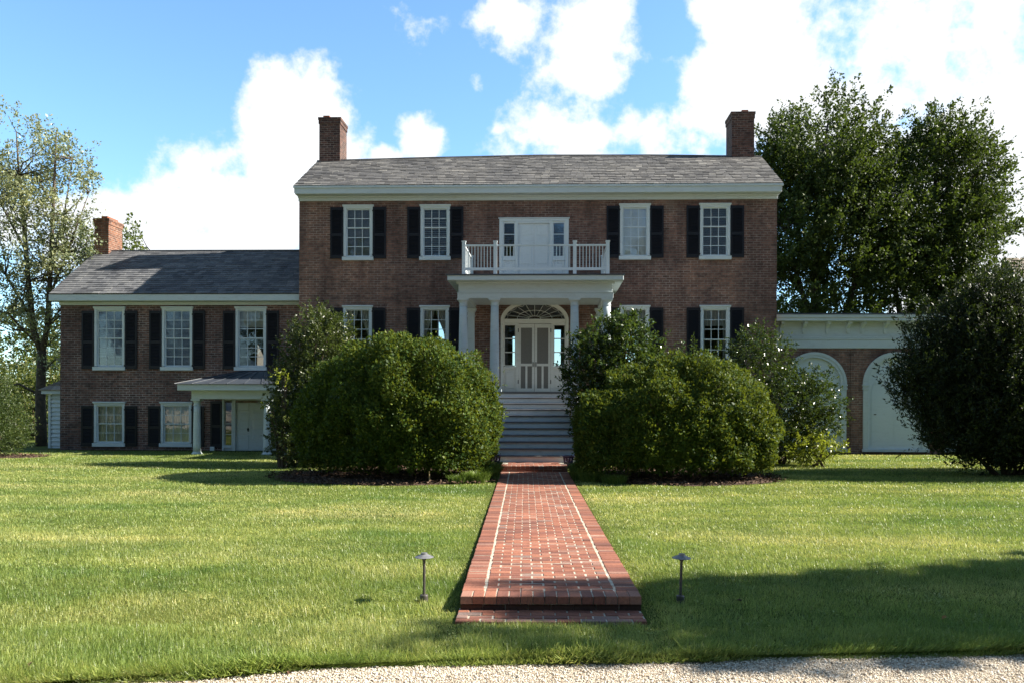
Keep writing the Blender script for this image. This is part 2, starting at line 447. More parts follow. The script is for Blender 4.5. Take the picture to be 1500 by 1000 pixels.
def grass_mat():
    m, nt, p = mat_base('grass_blade')
    g = nt.nodes.new('ShaderNodeNewGeometry')
    pos = g.outputs['Position']
    mp = nt.nodes.new('ShaderNodeMapping')
    mp.inputs['Scale'].default_value = (0.22, 0.55, 0.0)
    nt.links.new(pos, mp.inputs['Vector'])
    f = _noise(nt, 1.0, 5.0, 0.62, vec=mp.outputs[0])
    base = _ramp(nt, f, [(0.34, (0.180, 0.275, 0.070)), (0.48, (0.315, 0.375, 0.115)), (0.60, (0.45, 0.465, 0.180)), (0.74, (0.62, 0.57, 0.30))])
    rnd = _ramp(nt, g.outputs['Random Per Island'], [(0.0, (0.58, 0.68, 0.6)), (0.5, (0.95, 1.0, 0.95)), (0.9, (1.22, 1.18, 1.15)), (0.97, (1.7, 1.45, 1.7)), (1.0, (2.0, 1.6, 2.0))])
    col = _mix(nt, 1.0, base, rnd, 'MULTIPLY')
    # faint mower passes
    mb_ = nt.nodes.new('ShaderNodeMapping')
    mb_.inputs['Scale'].default_value = (0.05, 0.95, 0.0)
    mb_.inputs['Rotation'].default_value = (0, 0, 0.12)
    nt.links.new(pos, mb_.inputs['Vector'])
    fb = _noise(nt, 1.0, 1.0, 0.4, vec=mb_.outputs[0])
    col = _mix(nt, 1.0, col, _ramp(nt, fb, [(0.38, (0.80, 0.86, 0.80)), (0.60, (1.16, 1.12, 1.12))]), 'MULTIPLY')
    f3 = _noise(nt, 2.2, 4.0, 0.6, vec=pos)
    col = _mix(nt, 1.0, col, _ramp(nt, f3, [(0.3, (0.78, 0.84, 0.8)), (0.7, (1.18, 1.12, 1.1))]), 'MULTIPLY')
    nt.links.new(col, p.inputs['Base Color'])
    p.inputs['Roughness'].default_value = 0.38
    p.inputs['Specular IOR Level'].default_value = 0.45
    tr = nt.nodes.new('ShaderNodeBsdfTranslucent')
    nt.links.new(_mix(nt, 1.0, col, (1.12, 1.12, 0.75), 'MULTIPLY'), tr.inputs['Color'])
    mx = nt.nodes.new('ShaderNodeMixShader')
    mx.inputs[0].default_value = 0.38
    nt.links.new(p.outputs[0], mx.inputs[1])
    nt.links.new(tr.outputs[0], mx.inputs[2])
    out = [n for n in nt.nodes if n.type == 'OUTPUT_MATERIAL'][0]
    nt.links.new(mx.outputs[0], out.inputs['Surface'])
    return m


def gravel_mat():
    m, nt, p = mat_base('gravel_bed')
    g = nt.nodes.new('ShaderNodeNewGeometry')
    v = nt.nodes.new('ShaderNodeTexVoronoi')
    v.inputs['Scale'].default_value = 85.0
    nt.links.new(g.outputs['Position'], v.inputs['Vector'])
    sp = nt.nodes.new('ShaderNodeSeparateColor')
    nt.links.new(v.outputs['Color'], sp.inputs[0])
    col = _ramp(nt, sp.outputs[0], [(0.0, (0.42, 0.33, 0.24)), (0.4, (0.66, 0.57, 0.45)), (1.0, (0.82, 0.75, 0.65))])
    col = _mix(nt, 1.0, col, _ramp(nt, v.outputs['Distance'], [(0.2, (1, 1, 1)), (0.75, (0.35, 0.33, 0.30))]), 'MULTIPLY')
    nt.links.new(col, p.inputs['Base Color'])
    p.inputs['Roughness'].default_value = 0.95
    iv = nt.nodes.new('ShaderNodeMath')
    iv.operation = 'SUBTRACT'
    iv.inputs[0].default_value = 1.0
    nt.links.new(v.outputs['Distance'], iv.inputs[1])
    _bump(nt, p, iv.outputs[0], 0.8, 0.008)
    return m


def mulch_mat():
    m, nt, p = mat_base('mulch_ground')
    f = _noise(nt, 30.0, 6.0, 0.7)
    nt.links.new(_ramp(nt, f, [(0.3, (0.030, 0.018, 0.012)), (0.7, (0.11, 0.065, 0.045))]), p.inputs['Base Color'])
    p.inputs['Roughness'].default_value = 1.0
    _bump(nt, p, f, 0.9, 0.03)
    return m


M['lawn'] = lawn_ground_mat()
M['grass'] = grass_mat()
M['gravel'] = gravel_mat()
M['mulch'] = mulch_mat()

# ------------------------------------------------------------------ helpers


class MB:
    """collects shapes that become ONE mesh object"""

    def __init__(self):
        self.v, self.f, self.m = [], [], []
        self.mi = 0

    def add(self, vs, fs):
        o = len(self.v)
        self.v += [tuple(p) for p in vs]
        for f in fs:
            self.f.append([i + o for i in f])
            self.m.append(self.mi)
        return self

    def box(self, x0, x1, y0, y1, z0, z1):
        if x0 > x1: x0, x1 = x1, x0
        if y0 > y1: y0, y1 = y1, y0
        if z0 > z1: z0, z1 = z1, z0
        v = [(x0, y0, z0), (x1, y0, z0), (x1, y1, z0), (x0, y1, z0), (x0, y0, z1), (x1, y0, z1), (x1, y1, z1), (x0, y1, z1)]
        return self.add(v, [(0, 3, 2, 1), (4, 5, 6, 7), (0, 1, 5, 4), (1, 2, 6, 5), (2, 3, 7, 6), (3, 0, 4, 7)])

    def cbox(self, x0, x1, y0, y1, z0, z1, c=0.006):
        """box with its front (-y) edges chamfered"""
        v = [(x0, y0 + c, z0), (x1, y0 + c, z0), (x1, y0 + c, z1), (x0, y0 + c, z1),
             (x0 + c, y0, z0 + c), (x1 - c, y0, z0 + c), (x1 - c, y0, z1 - c), (x0 + c, y0, z1 - c),
             (x0, y1, z0), (x1, y1, z0), (x1, y1, z1), (x0, y1, z1)]
        return self.add(v, [(4, 5, 6, 7), (0, 1, 5, 4), (1, 2, 6, 5), (2, 3, 7, 6), (3, 0, 4, 7),
                            (8, 9, 1, 0), (9, 10, 2, 1), (10, 11, 3, 2), (11, 8, 0, 3), (11, 10, 9, 8)])

    def hexa(self, v):
        return self.add(v, [(0, 3, 2, 1), (4, 5, 6, 7), (0, 1, 5, 4), (1, 2, 6, 5), (2, 3, 7, 6), (3, 0, 4, 7)])

    def quad(self, a, b, c, d):
        return self.add([a, b, c, d], [(0, 1, 2, 3)])

    def lathe(self, cx, cy, prof, n=24):
        """prof: list of (radius, z) from bottom to top"""
        vs, fs = [], []
        for r, z in prof:
            for k in range(n):
                a = 2 * math.pi * k / n
                vs.append((cx + r * math.cos(a), cy + r * math.sin(a), z))
        for i in range(len(prof) - 1):
            for k in range(n):
                k2 = (k + 1) % n
                fs.append((i * n + k, i * n + k2, (i + 1) * n + k2, (i + 1) * n + k))
        fs.append(tuple(reversed(range(n))))
        fs.append(tuple((len(prof) - 1) * n + k for k in range(n)))
        return self.add(vs, fs)

    def tube(self, pts, rad, n=7):
        pts = [Vector(p) for p in pts]
        vs, fs = [], []
        prev = None
        for i, p in enumerate(pts):
            t = (pts[min(i + 1, len(pts) - 1)] - pts[max(i - 1, 0)])
            if t.length < 1e-9:
                t = Vector((0, 0, 1))
            t.normalize()
            a = prev if prev is not None else (Vector((1, 0, 0)) if abs(t.x) < 0.9 else Vector((0, 1, 0)))
            u = (a - t * a.dot(t)).normalized()
            w = t.cross(u)
            prev = u
            r = rad[i] if isinstance(rad, (list, tuple)) else rad
            for k in range(n):
                an = 2 * math.pi * k / n
                vs.append(p + (u * math.cos(an) + w * math.sin(an)) * r)
        for i in range(len(pts) - 1):
            for k in range(n):
                k2 = (k + 1) % n
                fs.append((i * n + k, i * n + k2, (i + 1) * n + k2, (i + 1) * n + k))
        fs.append(tuple(reversed(range(n))))
        fs.append(tuple((len(pts) - 1) * n + k for k in range(n)))
        return self.add(vs, fs)

    def arch_band(self, cx, zs, a0, b0, a1, b1, y0, y1, n=28, t0=0.0, t1=math.pi):
        """band between two half ellipses, from y0 (front) to y1"""
        vs, fs = [], []
        for i in range(n + 1):
            t = t0 + (t1 - t0) * i / n
            c, s = math.cos(t), math.sin(t)
            vs += [(cx + a0 * c, y0, zs + b0 * s), (cx + a1 * c, y0, zs + b1 * s), (cx + a1 * c, y1, zs + b1 * s), (cx + a0 * c, y1, zs + b0 * s)]
        for i in range(n):
            o, q = i * 4, (i + 1) * 4
            for k in range(4):
                k2 = (k + 1) % 4
                fs.append((o + k, q + k, q + k2, o + k2))
        fs.append((0, 1, 2, 3))
        fs.append((n * 4 + 3, n * 4 + 2, n * 4 + 1, n * 4))
        return self.add(vs, fs)

    def half_disc(self, cx, zs, a, b, y, n=28):
        vs = [(cx, y, zs)] + [(cx + a * math.cos(math.pi * i / n), y, zs + b * math.sin(math.pi * i / n)) for i in range(n + 1)]
        return self.add(vs, [(0, i + 2, i + 1) for i in range(n)])

    def build(self, name, mat, parent=None, smooth=False):
        me = bpy.data.meshes.new(name)
        me.from_pydata(self.v, [], self.f)
        mats = mat if isinstance(mat, (list, tuple)) else [mat]
        for mm in mats:
            me.materials.append(mm)
        if len(mats) > 1:
            me.polygons.foreach_set('material_index', self.m)
        if smooth:
            me.polygons.foreach_set('use_smooth', [True] * len(me.polygons))
        me.update()
        return link(name, me, parent)


def link(name, me, parent=None):
    o = bpy.data.objects.new(name, me)
    COL.objects.link(o)
    if parent is not None:
        o.parent = parent
    return o


def tag(o, label=None, cat=None, group=None, kind=None):
    if label: o['label'] = label
    if cat: o['category'] = cat
    if group: o['group'] = group
    if kind: o['kind'] = kind
    return o


def thing(name, label, cat, loc=(0, 0, 0), rz=0.0, group=None):
    o = bpy.data.objects.new(name, None)
    o.empty_display_size = 0.3
    COL.objects.link(o)
    o.location = loc
    o.rotation_euler = (0, 0, rz)
    return tag(o, label, cat, group)


def copy_tree(o, parent=None):
    c = o.copy()
    COL.objects.link(c)
    c.parent = parent
    for ch in list(o.children):
        copy_tree(ch, c)
    return c


def fast_mesh(name, V, k, mat, parent=None):
    """V: (n*k, 3) vertices, every k of them one face"""
    V = np.ascontiguousarray(V, dtype=np.float32)
    n = len(V)
    me = bpy.data.meshes.new(name)
    me.vertices.add(n)
    me.vertices.foreach_set('co', V.ravel())
    me.loops.add(n)
    me.loops.foreach_set('vertex_index', np.arange(n, dtype=np.int32))
    me.polygons.add(n // k)
    me.polygons.foreach_set('loop_start', np.arange(0, n, k, dtype=np.int32))
    me.materials.append(mat)
    me.update(calc_edges=True)
    return link(name, me, parent)


def unit(a):
    return a / np.maximum(np.linalg.norm(a, axis=-1, keepdims=True), 1e-9)


def leaf_quads(P, D, size, width=0.5, flat=None, normal=None):
    """kite shaped leaves at P pointing along D"""
    n = len(P)
    D = unit(D)
    r = rng.normal(size=(n, 3))
    if flat is not None:
        r = r * (1 - flat) + np.cross(D, np.array([0, 0, 1.0])) * flat * np.sign(rng.normal(size=(n, 1)))
    S = unit(np.cross(D, r) if flat is None else r - D * (r * D).sum(1, keepdims=True))
    if normal is not None:
        S = unit(np.cross(normal, D))
    s = np.broadcast_to(np.asarray(size, dtype=float), (n,))[:, None]
    up = np.cross(S, D) * s * 0.10
    V = np.empty((n, 4, 3))
    V[:, 0] = P
    V[:, 1] = P + D * s * 0.45 + S * s * width * 0.5 + up
    V[:, 2] = P + D * s
    V[:, 3] = P + D * s * 0.45 - S * s * width * 0.5 + up
    return V.reshape(-1, 3)


class SinNoise:
    def __init__(self, scale, n=24, seed=0):
        g = np.random.default_rng(seed)
        self.k = g.normal(size=(n, 3)) * scale
        self.p = g.uniform(0, 6.28, n)

    def __call__(self, P):
        return np.sin(P @ self.k.T + self.p).sum(1) / math.sqrt(len(self.p)) * 1.2


def ground(x, y):
    y = np.asarray(y, dtype=float)
    return np.interp(y, [6.95, 8.6, 13, 20.5, 26, 60], [0.0, 0.115, 0.165, 0.225, 0.27, 0.30])


def gz(y):
    return float(ground(0, y))


EX = [-70, -20, -8, -4, -2.78, -2.32, -2.03, -1.3, -.63, .41, 1.15, 2.44, 3.77, 8, 25, 70]
EY = [-20, .6, 4.1, 5.2, 5.48, 5.57, 5.67, 5.80, 5.88, 5.99, 5.99, 6.09, 6.19, 6.4, 5.5, -5]


def edge_y(x):
    return np.interp(x, EX, EY)


# ------------------------------------------------------------------ setting: lawn, drive, path
def build_lawn():
    xs = np.concatenate([np.linspace(-400, -30, 12), np.linspace(-28, 28, 113), np.linspace(30, 400, 12)])
    mb = MB()
    ts = [0, 0, .05, .15, .3, .5, .8, 1.2, 2, 3, 4.5, 6.5, 9, 12, 15, 18, 22, 28, 40, 80, 200, 700]
    nx = len(xs)
    wob = SinNoise(3.0, 12, 3)(np.stack([xs, xs * 0, xs * 0], 1)) * 0.02
    vs = []
    for j, t in enumerate(ts):
        for i, x in enumerate(xs):
            y = float(edge_y(np.clip(x, -70, 70))) + wob[i] + t
            z = -0.10 if j == 0 else gz(y) - (0.03 if t == 0 else 0)
            vs.append((x, y, z))
    fs = [(j * nx + i, j * nx + i + 1, (j + 1) * nx + i + 1, (j + 1) * nx + i) for j in range(len(ts) - 1) for i in range(nx - 1)]
    mb.add(vs, fs)
    o = mb.build('lawn', M['lawn'], smooth=True)
    tag(o, 'sunlit mown lawn running from the gravel drive up to the brick house', 'lawn', kind='structure')
    g = MB()
    g.quad((-400, -120, -0.042), (400, -120, -0.042), (400, 9, -0.042), (-400, 9, -0.042))
    o = g.build('gravel_drive', M['gravel'])
    tag(o, 'pale beige gravel drive along the front edge of the lawn', 'drive', kind='structure')


build_lawn()


def in_path(x, y):
    return ((x > -0.60) & (x < 1.06) & (y > 6.79) & (y < 20.6)) | ((x > -1.25) & (x < 1.5) & (y > 19.3) & (y < 26.0))


BEDS = [(-2.85, 18.6, 2.80, 2.35), (3.35, 18.65, 2.40, 2.30), (-15.5, 23.9, 1.6, .7)]


def bed_mask(x, y):
    m = np.zeros_like(x, dtype=bool)
    for (cx, cy, rx, ry) in BEDS:
        a = np.arctan2(y - cy, x - cx)
        w = 1 + .05 * np.sin(3 * a + cx) + .03 * np.sin(7 * a)
        m |= ((x - cx) / rx) ** 2 + ((y - cy) / ry) ** 2 < w
    return m


def build_grass():
    # how many blades a patch carries falls with distance, while far blades stand for tufts
    Vs = []
    for (y0, y1, dens, wd, ht) in [(4.9, 6.6, 9500, .0036, .056), (6.6, 8.5, 7500, .0038, .044), (8.5, 11, 5200, .0046, .038), (11, 14.5, 3200, .0062, .034),
                                   (14.5, 19, 1800, .0088, .034), (19, 27.5, 950, .0120, .036)]:
        xl, xr = -.68 * y1 - 4.5, .64 * y1 + 4.5
        n = int((xr - xl) * (y1 - y0) * dens)
        x = rng.uniform(xl, xr, n)
        y = rng.uniform(y0, y1, n)
        k = (((x > -.68 * y - .6) & (x < .64 * y + .6)) | (rng.random(n) < .45)) & (y > edge_y(x) - .03) & ~in_path(x, y) & ~bed_mask(x, y)
        k &= ~((y > 26.0 - .03 * x) & (x > -17) & (x < 17))
        x, y = x[k], y[k]
        P = np.stack([x, y, ground(x, y) - .004], 1)
        clump = SinNoise(2.6, 20, 5)(P) * .5 + SinNoise(9, 20, 6)(P) * .5
        bare = SinNoise(1.1, 16, 15)(P)
        h = ht * np.clip(1 + .28 * clump + .22 * rng.normal(size=len(x)), .35, 2.0)
        h *= np.where(rng.random(len(x)) < .03, 1.5, 1.0)
        near_edge = np.clip((y - edge_y(x)) / .25, 0, 1)
        h *= 1 + .25 * (1 - near_edge)
        # the strip beside the path and round the lamps is thin
        side = np.minimum(np.abs(x + .6), np.abs(x - 1.06))
        h *= np.where((side < .10) & (y < 19), .55, 1.0)
        a = rng.uniform(0, 2 * math.pi, len(x))
        lean = np.abs(rng.normal(0, .55, len(x))) + .1
        d = np.stack([np.cos(a) * lean, np.sin(a) * lean, np.ones(len(x))], 1)
        # blades hang over the gravel at the edge
        d[:, 1] -= (1 - near_edge) * .8
        d = unit(d)
        s = np.stack([-np.sin(a + rng.normal(0, .6, len(x))), np.cos(a), np.zeros(len(x))], 1)
        s = unit(s)
        w = (wd * rng.uniform(.7, 1.3, len(x)))[:, None]
        V = np.empty((len(x), 4, 3))
        V[:, 0] = P - s * w * .5
        V[:, 1] = P + s * w * .5
        mid = P + d * h[:, None] * .6
        tip = P + d * h[:, None] * np.array([1.15, 1.15, .92])
        V[:, 2] = mid * .35 + tip * .65 + s * w * .22
        V[:, 3] = tip - s * w * .05
        Vs.append(V.reshape(-1, 3))
    # ragged longer fringe hanging over the gravel
    n = 30000
    x = rng.uniform(-4.4, 4.8, n)
    y = edge_y(x) + rng.gamma(2.0, .035, n) - .055 + .03 * SinNoise(2.5, 12, 44)(np.stack([x, x * 0, x * 0], 1))
    h = rng.uniform(.035, .10, n) * np.clip(1 + .4 * SinNoise(4, 12, 45)(np.stack([x, x * 0, x * 0], 1)), .3, 2)
    a = rng.uniform(0, 6.28, n)
    P = np.stack([x, y, np.where(y < edge_y(x), -.045, -.012)], 1)
    D = np.stack([np.cos(a) * .7, np.sin(a) * .5 - .55, rng.uniform(.35, 1.1, n)], 1)
    Vs.append(leaf_quads(P, D, h, .07))
    # low broad leaved weeds among the blades
    n = 9000
    cx, cy = rng.uniform(-7, 7.5, 260), rng.uniform(5.8, 13.5, 260)
    i = rng.integers(0, 260, n)
    x, y = cx[i] + rng.normal(0, .10, n), cy[i] + rng.normal(0, .08, n)
    k = (y > edge_y(x) + .05) & ~in_path(x, y)
    x, y = x[k], y[k]
    P = np.stack([x, y, ground(x, y) + rng.uniform(.012, .034, len(x))], 1)
    D = np.stack([rng.normal(size=len(x)), rng.normal(size=len(x)), rng.normal(.1, .25, len(x))], 1)
    Vs.append(leaf_quads(P, D, rng.uniform(.014, .030, len(x)), .8, flat=.85))
    o = fast_mesh('grass', np.concatenate(Vs), 4, M['grass'])
    tag(o, 'short green and yellowing grass blades covering the lawn', 'grass', kind='stuff')


build_grass()


def rock_verts(P, s):
    """squashed jittered octahedra, 8 triangles each"""
    n = len(P)
    base = np.array([[1, 0, 0], [0, 1, 0], [-1, 0, 0], [0, -1, 0], [0, 0, 1], [0, 0, -1]], float)
    a = rng.uniform(0, 6.28, n)
    c, sn = np.cos(a), np.sin(a)
    B = base[None] * (1 + rng.uniform(-.3, .3, (n, 6, 3)))
    B = B + rng.uniform(-.22, .22, (n, 6, 3))
    B[:, :, 2] *= .7
    X = B[:, :, 0] * c[:, None] - B[:, :, 1] * sn[:, None]
    Y = B[:, :, 0] * sn[:, None] + B[:, :, 1] * c[:, None] * .8
    V = np.stack([X, Y, B[:, :, 2]], 2) * np.asarray(s)[:, None, None] + P[:, None, :]
    return V


ROCK_F = np.array([[0, 1, 4], [1, 2, 4], [2, 3, 4], [3, 0, 4], [1, 0, 5], [2, 1, 5], [3, 2, 5], [0, 3, 5]])


def rock_mesh(name, V, mat):
    n = len(V)
    vs = V.reshape(-1, 3).astype(np.float32)
    fs = (ROCK_F[None] + (np.arange(n) * 6)[:, None, None]).reshape(-1).astype(np.int32)
    me = bpy.data.meshes.new(name)
    me.vertices.add(len(vs))
    me.vertices.foreach_set('co', vs.ravel())
    me.loops.add(len(fs))
    me.loops.foreach_set('vertex_index', fs)
    me.polygons.add(len(fs) // 3)
    me.polygons.foreach_set('loop_start', np.arange(0, len(fs), 3, dtype=np.int32))
    me.materials.append(mat)
    me.update(calc_edges=True)
    return link(name, me)


def build_gravel():
    n = 165000
    x = rng.uniform(-5.5, 5.5, n)
    y = rng.uniform(4.4, 6.5, n)
    k = y < edge_y(x) + .02
    x, y = x[k], y[k]
    s = rng.gamma(4.0, .0009, len(x)) + .0025
    P = np.stack([x, y, -.040 + s * .35 + rng.uniform(0, .004, len(x))], 1)
    o = rock_mesh('gravel', rock_verts(P, s), M['stone'])
    tag(o, 'loose pale gravel stones lying on the drive', 'gravel', kind='stuff')


build_gravel()


def brick(mb, x0, x1, y0, y1, z0, z1, j=.003):
    dx = [random.uniform(-j, j) for _ in range(4)]
    zz = random.uniform(-.004, .004)
    c = .005
    v = [(x0 + dx[0], y0 + dx[1], z0), (x1 + dx[2], y0 + dx[1], z0), (x1 + dx[2], y1 + dx[3], z0), (x0 + dx[0], y1 + dx[3], z0)]
    top = [(p[0], p[1], z1 - c + zz) for p in v]
    tt = [(x0 + dx[0] + c, y0 + dx[1] + c, z1 + zz), (x1 + dx[2] - c, y0 + dx[1] + c, z1 + zz), (x1 + dx[2] - c, y1 + dx[3] - c, z1 + zz), (x0 + dx[0] + c, y1 + dx[3] - c, z1 + zz)]
    mb.add(v + top + tt, [(0, 1, 5, 4), (1, 2, 6, 5), (2, 3, 7, 6), (3, 0, 4, 7), (4, 5, 9, 8), (5, 6, 10, 9), (6, 7, 11, 10), (7, 4, 8, 11), (8, 9, 10, 11)])


def build_path():
    mb = MB()
    X0, X1, Y0, Y1 = -.56, 1.03, 7.18, 19.40
    zt = lambda y: .150 + (.235 - .150) * (y - Y0) / (Y1 - Y0)
    W = X1 - X0
    mb.mi = 1
    # mortar bed, as a slightly sloping slab just under the brick faces
    e = .010
    mb.hexa([(X0 + e, Y0 + e, -.05), (X1 - e, Y0 + e, -.05), (X1 - e, Y1, -.05), (X0 + e, Y1, -.05),
             (X0 + e, Y0 + e, zt(Y0) - .0045), (X1 - e, Y0 + e, zt(Y0) - .0045), (X1 - e, Y1, zt(Y1) - .0045), (X0 + e, Y1, zt(Y1) - .0045)])
    mb.box(X0 - .012, X1 - .008, 6.81, 7.26, -.05, .022)
    mb.mi = 0
    # front edge: headers on edge, with a stretcher course under them
    nb = 15
    st = W / nb
    for i in range(nb):
        brick(mb, X0 + i * st + .005, X0 + (i + 1) * st - .005, Y0 - .02, Y0 + .195, zt(Y0) - .066, zt(Y0) + .003)
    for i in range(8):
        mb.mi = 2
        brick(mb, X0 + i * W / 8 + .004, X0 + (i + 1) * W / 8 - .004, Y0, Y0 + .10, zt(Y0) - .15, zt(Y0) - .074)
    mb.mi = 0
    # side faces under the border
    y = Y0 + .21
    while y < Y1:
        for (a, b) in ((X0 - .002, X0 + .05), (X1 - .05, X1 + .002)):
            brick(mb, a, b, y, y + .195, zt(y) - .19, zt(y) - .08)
        y += .205
    # field and borders
    row, y = 0, Y0 + .203
    pitch = .1045
    border = .205
    while y + pitch < Y1 + .02:
        z = zt(y)
        gap = .0045 + random.uniform(-.0035, .0030)
        # borders: one stretcher across
        for (a, b) in ((X0, X0 + border - .010), (X1 - border + .010, X1)):
            brick(mb, a, b, y + .002, y + pitch - .0035, z - .07, z, .004)
        fx0, fx1 = X0 + border + .008, X1 - border - .008
        wfield = fx1 - fx0
        bw = wfield / 5.5
        off = 0 if row % 2 else -bw / 2
        x = fx0 + off
        while x < fx1 - .02:
            a, b = max(x, fx0), min(x + bw, fx1)
            if b - a > .03:
                brick(mb, a + .0065, b - .0065, y + gap * .5, y + pitch - gap, z - .06, z, .0035)
            x += bw
        y += pitch
        row += 1
    # lower landing at the lawn edge
    for r in range(4):
        yy = 6.80 + r * .098
        off = -.105 if r % 2 else 0
        x = X0 - .02 + off
        while x < X1 - .01:
            a, b = max(x, X0 - .02), min(x + .212, X1)
            if b - a > .04:
                brick(mb, a + .006, b - .006, yy + .005, yy + .092, -.03, .028)
            x += .212
    # upper landing before the wooden stair
    yl0, yl1, zl = 19.40, 21.0, .372
    mb.mi = 1
    mb.box(X0 + .02, X1 - .02, yl0 + .012, yl1, 0, zl - .005)
    mb.mi = 0
    for i in range(12):
        st = 1.30 / 12
        a = .235 - .65 + i * st
        brick(mb, a + .005, a + st - .005, yl0 - .01, yl0 + .2, zl - .075, zl)
    for i in range(6):
        st = 1.30 / 6
        a = .235 - .65 + i * st
        brick(mb, a + .004, a + st - .004, yl0, yl0 + .1, .2, zl - .085)
    for a in (X0, X1 - .15):
        for r in range(3):
            brick(mb, a, a + .145, yl0 - .01 + r * .2, yl0 + .185 + r * .2, .2, zl)
    y, row = yl0 + .205, 0
    while y < yl1 - .05:
        x = .235 - .65 - (.1 if row % 2 else 0)
        while x < .235 + .65:
            a, b = max(x, .235 - .65), min(x + .212, .235 + .65)
            if b - a > .03:
                brick(mb, a + .006, b - .006, y + .004, y + .098, .25, zl)
            x += .212
        y += .104
        row += 1
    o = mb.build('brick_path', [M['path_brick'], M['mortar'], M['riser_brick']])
    tag(o, 'straight red brick path with pale mortar lines leading to the white stair', 'path', kind='structure')


build_path()


def build_beds():
    for i, (cx, cy, rx, ry) in enumerate(BEDS):
        mb = MB()
        n, rings = 72, 6
        vs = [(cx, cy, gz(cy) + .05)]
        for r in range(1, rings + 1):
            for k in range(n):
                a = 2 * math.pi * k / n
                w = math.sqrt(1 + .05 * math.sin(3 * a + cx) + .03 * math.sin(7 * a))
                t = r / rings
                x, y = cx + rx * w * t * math.cos(a), cy + ry * w * t * math.sin(a)
                if i < 2:
                    x = min(x, -.58) if cx < 0 else max(x, 1.05)
                vs.append((x, y, gz(y) + (.04 * (1 - t ** 4) + .006 if r < rings else -.02)))
        fs = [(0, 1 + k, 1 + (k + 1) % n) for k in range(n)]
        for r in range(rings - 1):
            for k in range(n):
                a, b = 1 + r * n + k, 1 + r * n + (k + 1) % n
                fs.append((a, a + n, b + n, b))
        mb.add(vs, fs)
        o = mb.build('mulch_bed', M['mulch'], smooth=True)
        lab = ['brown mulch bed under the big boxwood left of the path', 'brown mulch bed under the big boxwood right of the path', 'small brown mulch bed under the conifer at the left edge'][i]
        tag(o, lab, 'mulch bed', kind='structure')
    P = []
    for (cx, cy, rx, ry) in BEDS:
        n = int(rx * ry * 1500)
        x = rng.uniform(cx - rx * 1.05, cx + rx * 1.05, n)
        y = rng.uniform(cy - ry * 1.05, cy + ry * 1.05, n)
        a = np.arctan2(y - cy, x - cx)
        k = ((x - cx) / rx) ** 2 + ((y - cy) / ry) ** 2 < (1.02 + .05 * np.sin(3 * a + cx) + .03 * np.sin(7 * a)) * rng.uniform(.92, 1.08, n)
        k &= (x < -.6) | (x > 1.07)
        x, y = x[k], y[k]
        P.append(np.stack([x, y, ground(x, y) + .05 + rng.uniform(-.02, .01, len(x))], 1))
    P = np.concatenate(P)
    D = np.stack([rng.normal(size=len(P)), rng.normal(size=len(P)), rng.normal(0, .35, len(P))], 1)
    V = leaf_quads(P, D, rng.uniform(.03, .09, len(P)), .4)
    o = fast_mesh('mulch', V, 4, M['mulch_chip'])
    tag(o, 'loose brown bark chips spread over the planting beds', 'mulch', kind='stuff')


build_beds()

# ------------------------------------------------------------------ buildings
YAW = R(-1.8)
HO = (0.42, 26.2, 0.0)


def wall_front(mb, x0, x1, z0, z1, y, holes, depth=.28, arches=()):
    """front wall in the plane y with rectangular holes (x0,x1,z0,z1) and arch heads (cx,a,b,zs)"""
    xs = sorted({x0, x1, *[h[0] for h in holes], *[h[1] for h in holes], *[a[0] - a[1] for a in arches], *[a[0] + a[1] for a in arches]})
    zs = sorted({z0, z1, *[h[2] for h in holes], *[h[3] for h in holes], *[a[3] + a[2] for a in arches], *[a[3] for a in arches]})
    for i in range(len(xs) - 1):
        for j in range(len(zs) - 1):
            cx, cz = (xs[i] + xs[i + 1]) / 2, (zs[j] + zs[j + 1]) / 2
            if any(h[0] < cx < h[1] and h[2] < cz < h[3] for h in holes):
                continue
            if any(a[0] - a[1] < cx < a[0] + a[1] and a[3] < cz < a[3] + a[2] for a in arches):
                continue
            mb.quad((xs[i], y, zs[j]), (xs[i + 1], y, zs[j]), (xs[i + 1], y, zs[j + 1]), (xs[i], y, zs[j + 1]))
    for (a, b, c, d) in holes:
        mb.quad((a, y, c), (a, y, d), (a, y + depth, d), (a, y + depth, c))
        mb.quad((b, y, d), (b, y, c), (b, y + depth, c), (b, y + depth, d))
        mb.quad((a, y, c), (a, y + depth, c), (b, y + depth, c), (b, y, c))
        if not any(abs(a - (q[0] - q[1])) < 1e-6 for q in arches):
            mb.quad((a, y, d), (b, y, d), (b, y + depth, d), (a, y + depth, d))
    for (cx, a, b, zs_) in arches:
        n = 30
        for k in range(n):
            t0, t1 = math.pi * k / n, math.pi * (k + 1) / n
            p0 = (cx - a * math.cos(t0), zs_ + b * math.sin(t0))
            p1 = (cx - a * math.cos(t1), zs_ + b * math.sin(t1))
            zt = zs_ + b
            mb.quad((p0[0], y, p0[1]), (p1[0], y, p1[1]), (p1[0], y, zt), (p0[0], y, zt))
            mb.quad((p0[0], y, p0[1]), (p0[0], y + depth, p0[1]), (p1[0], y + depth, p1[1]), (p1[0], y, p1[1]))


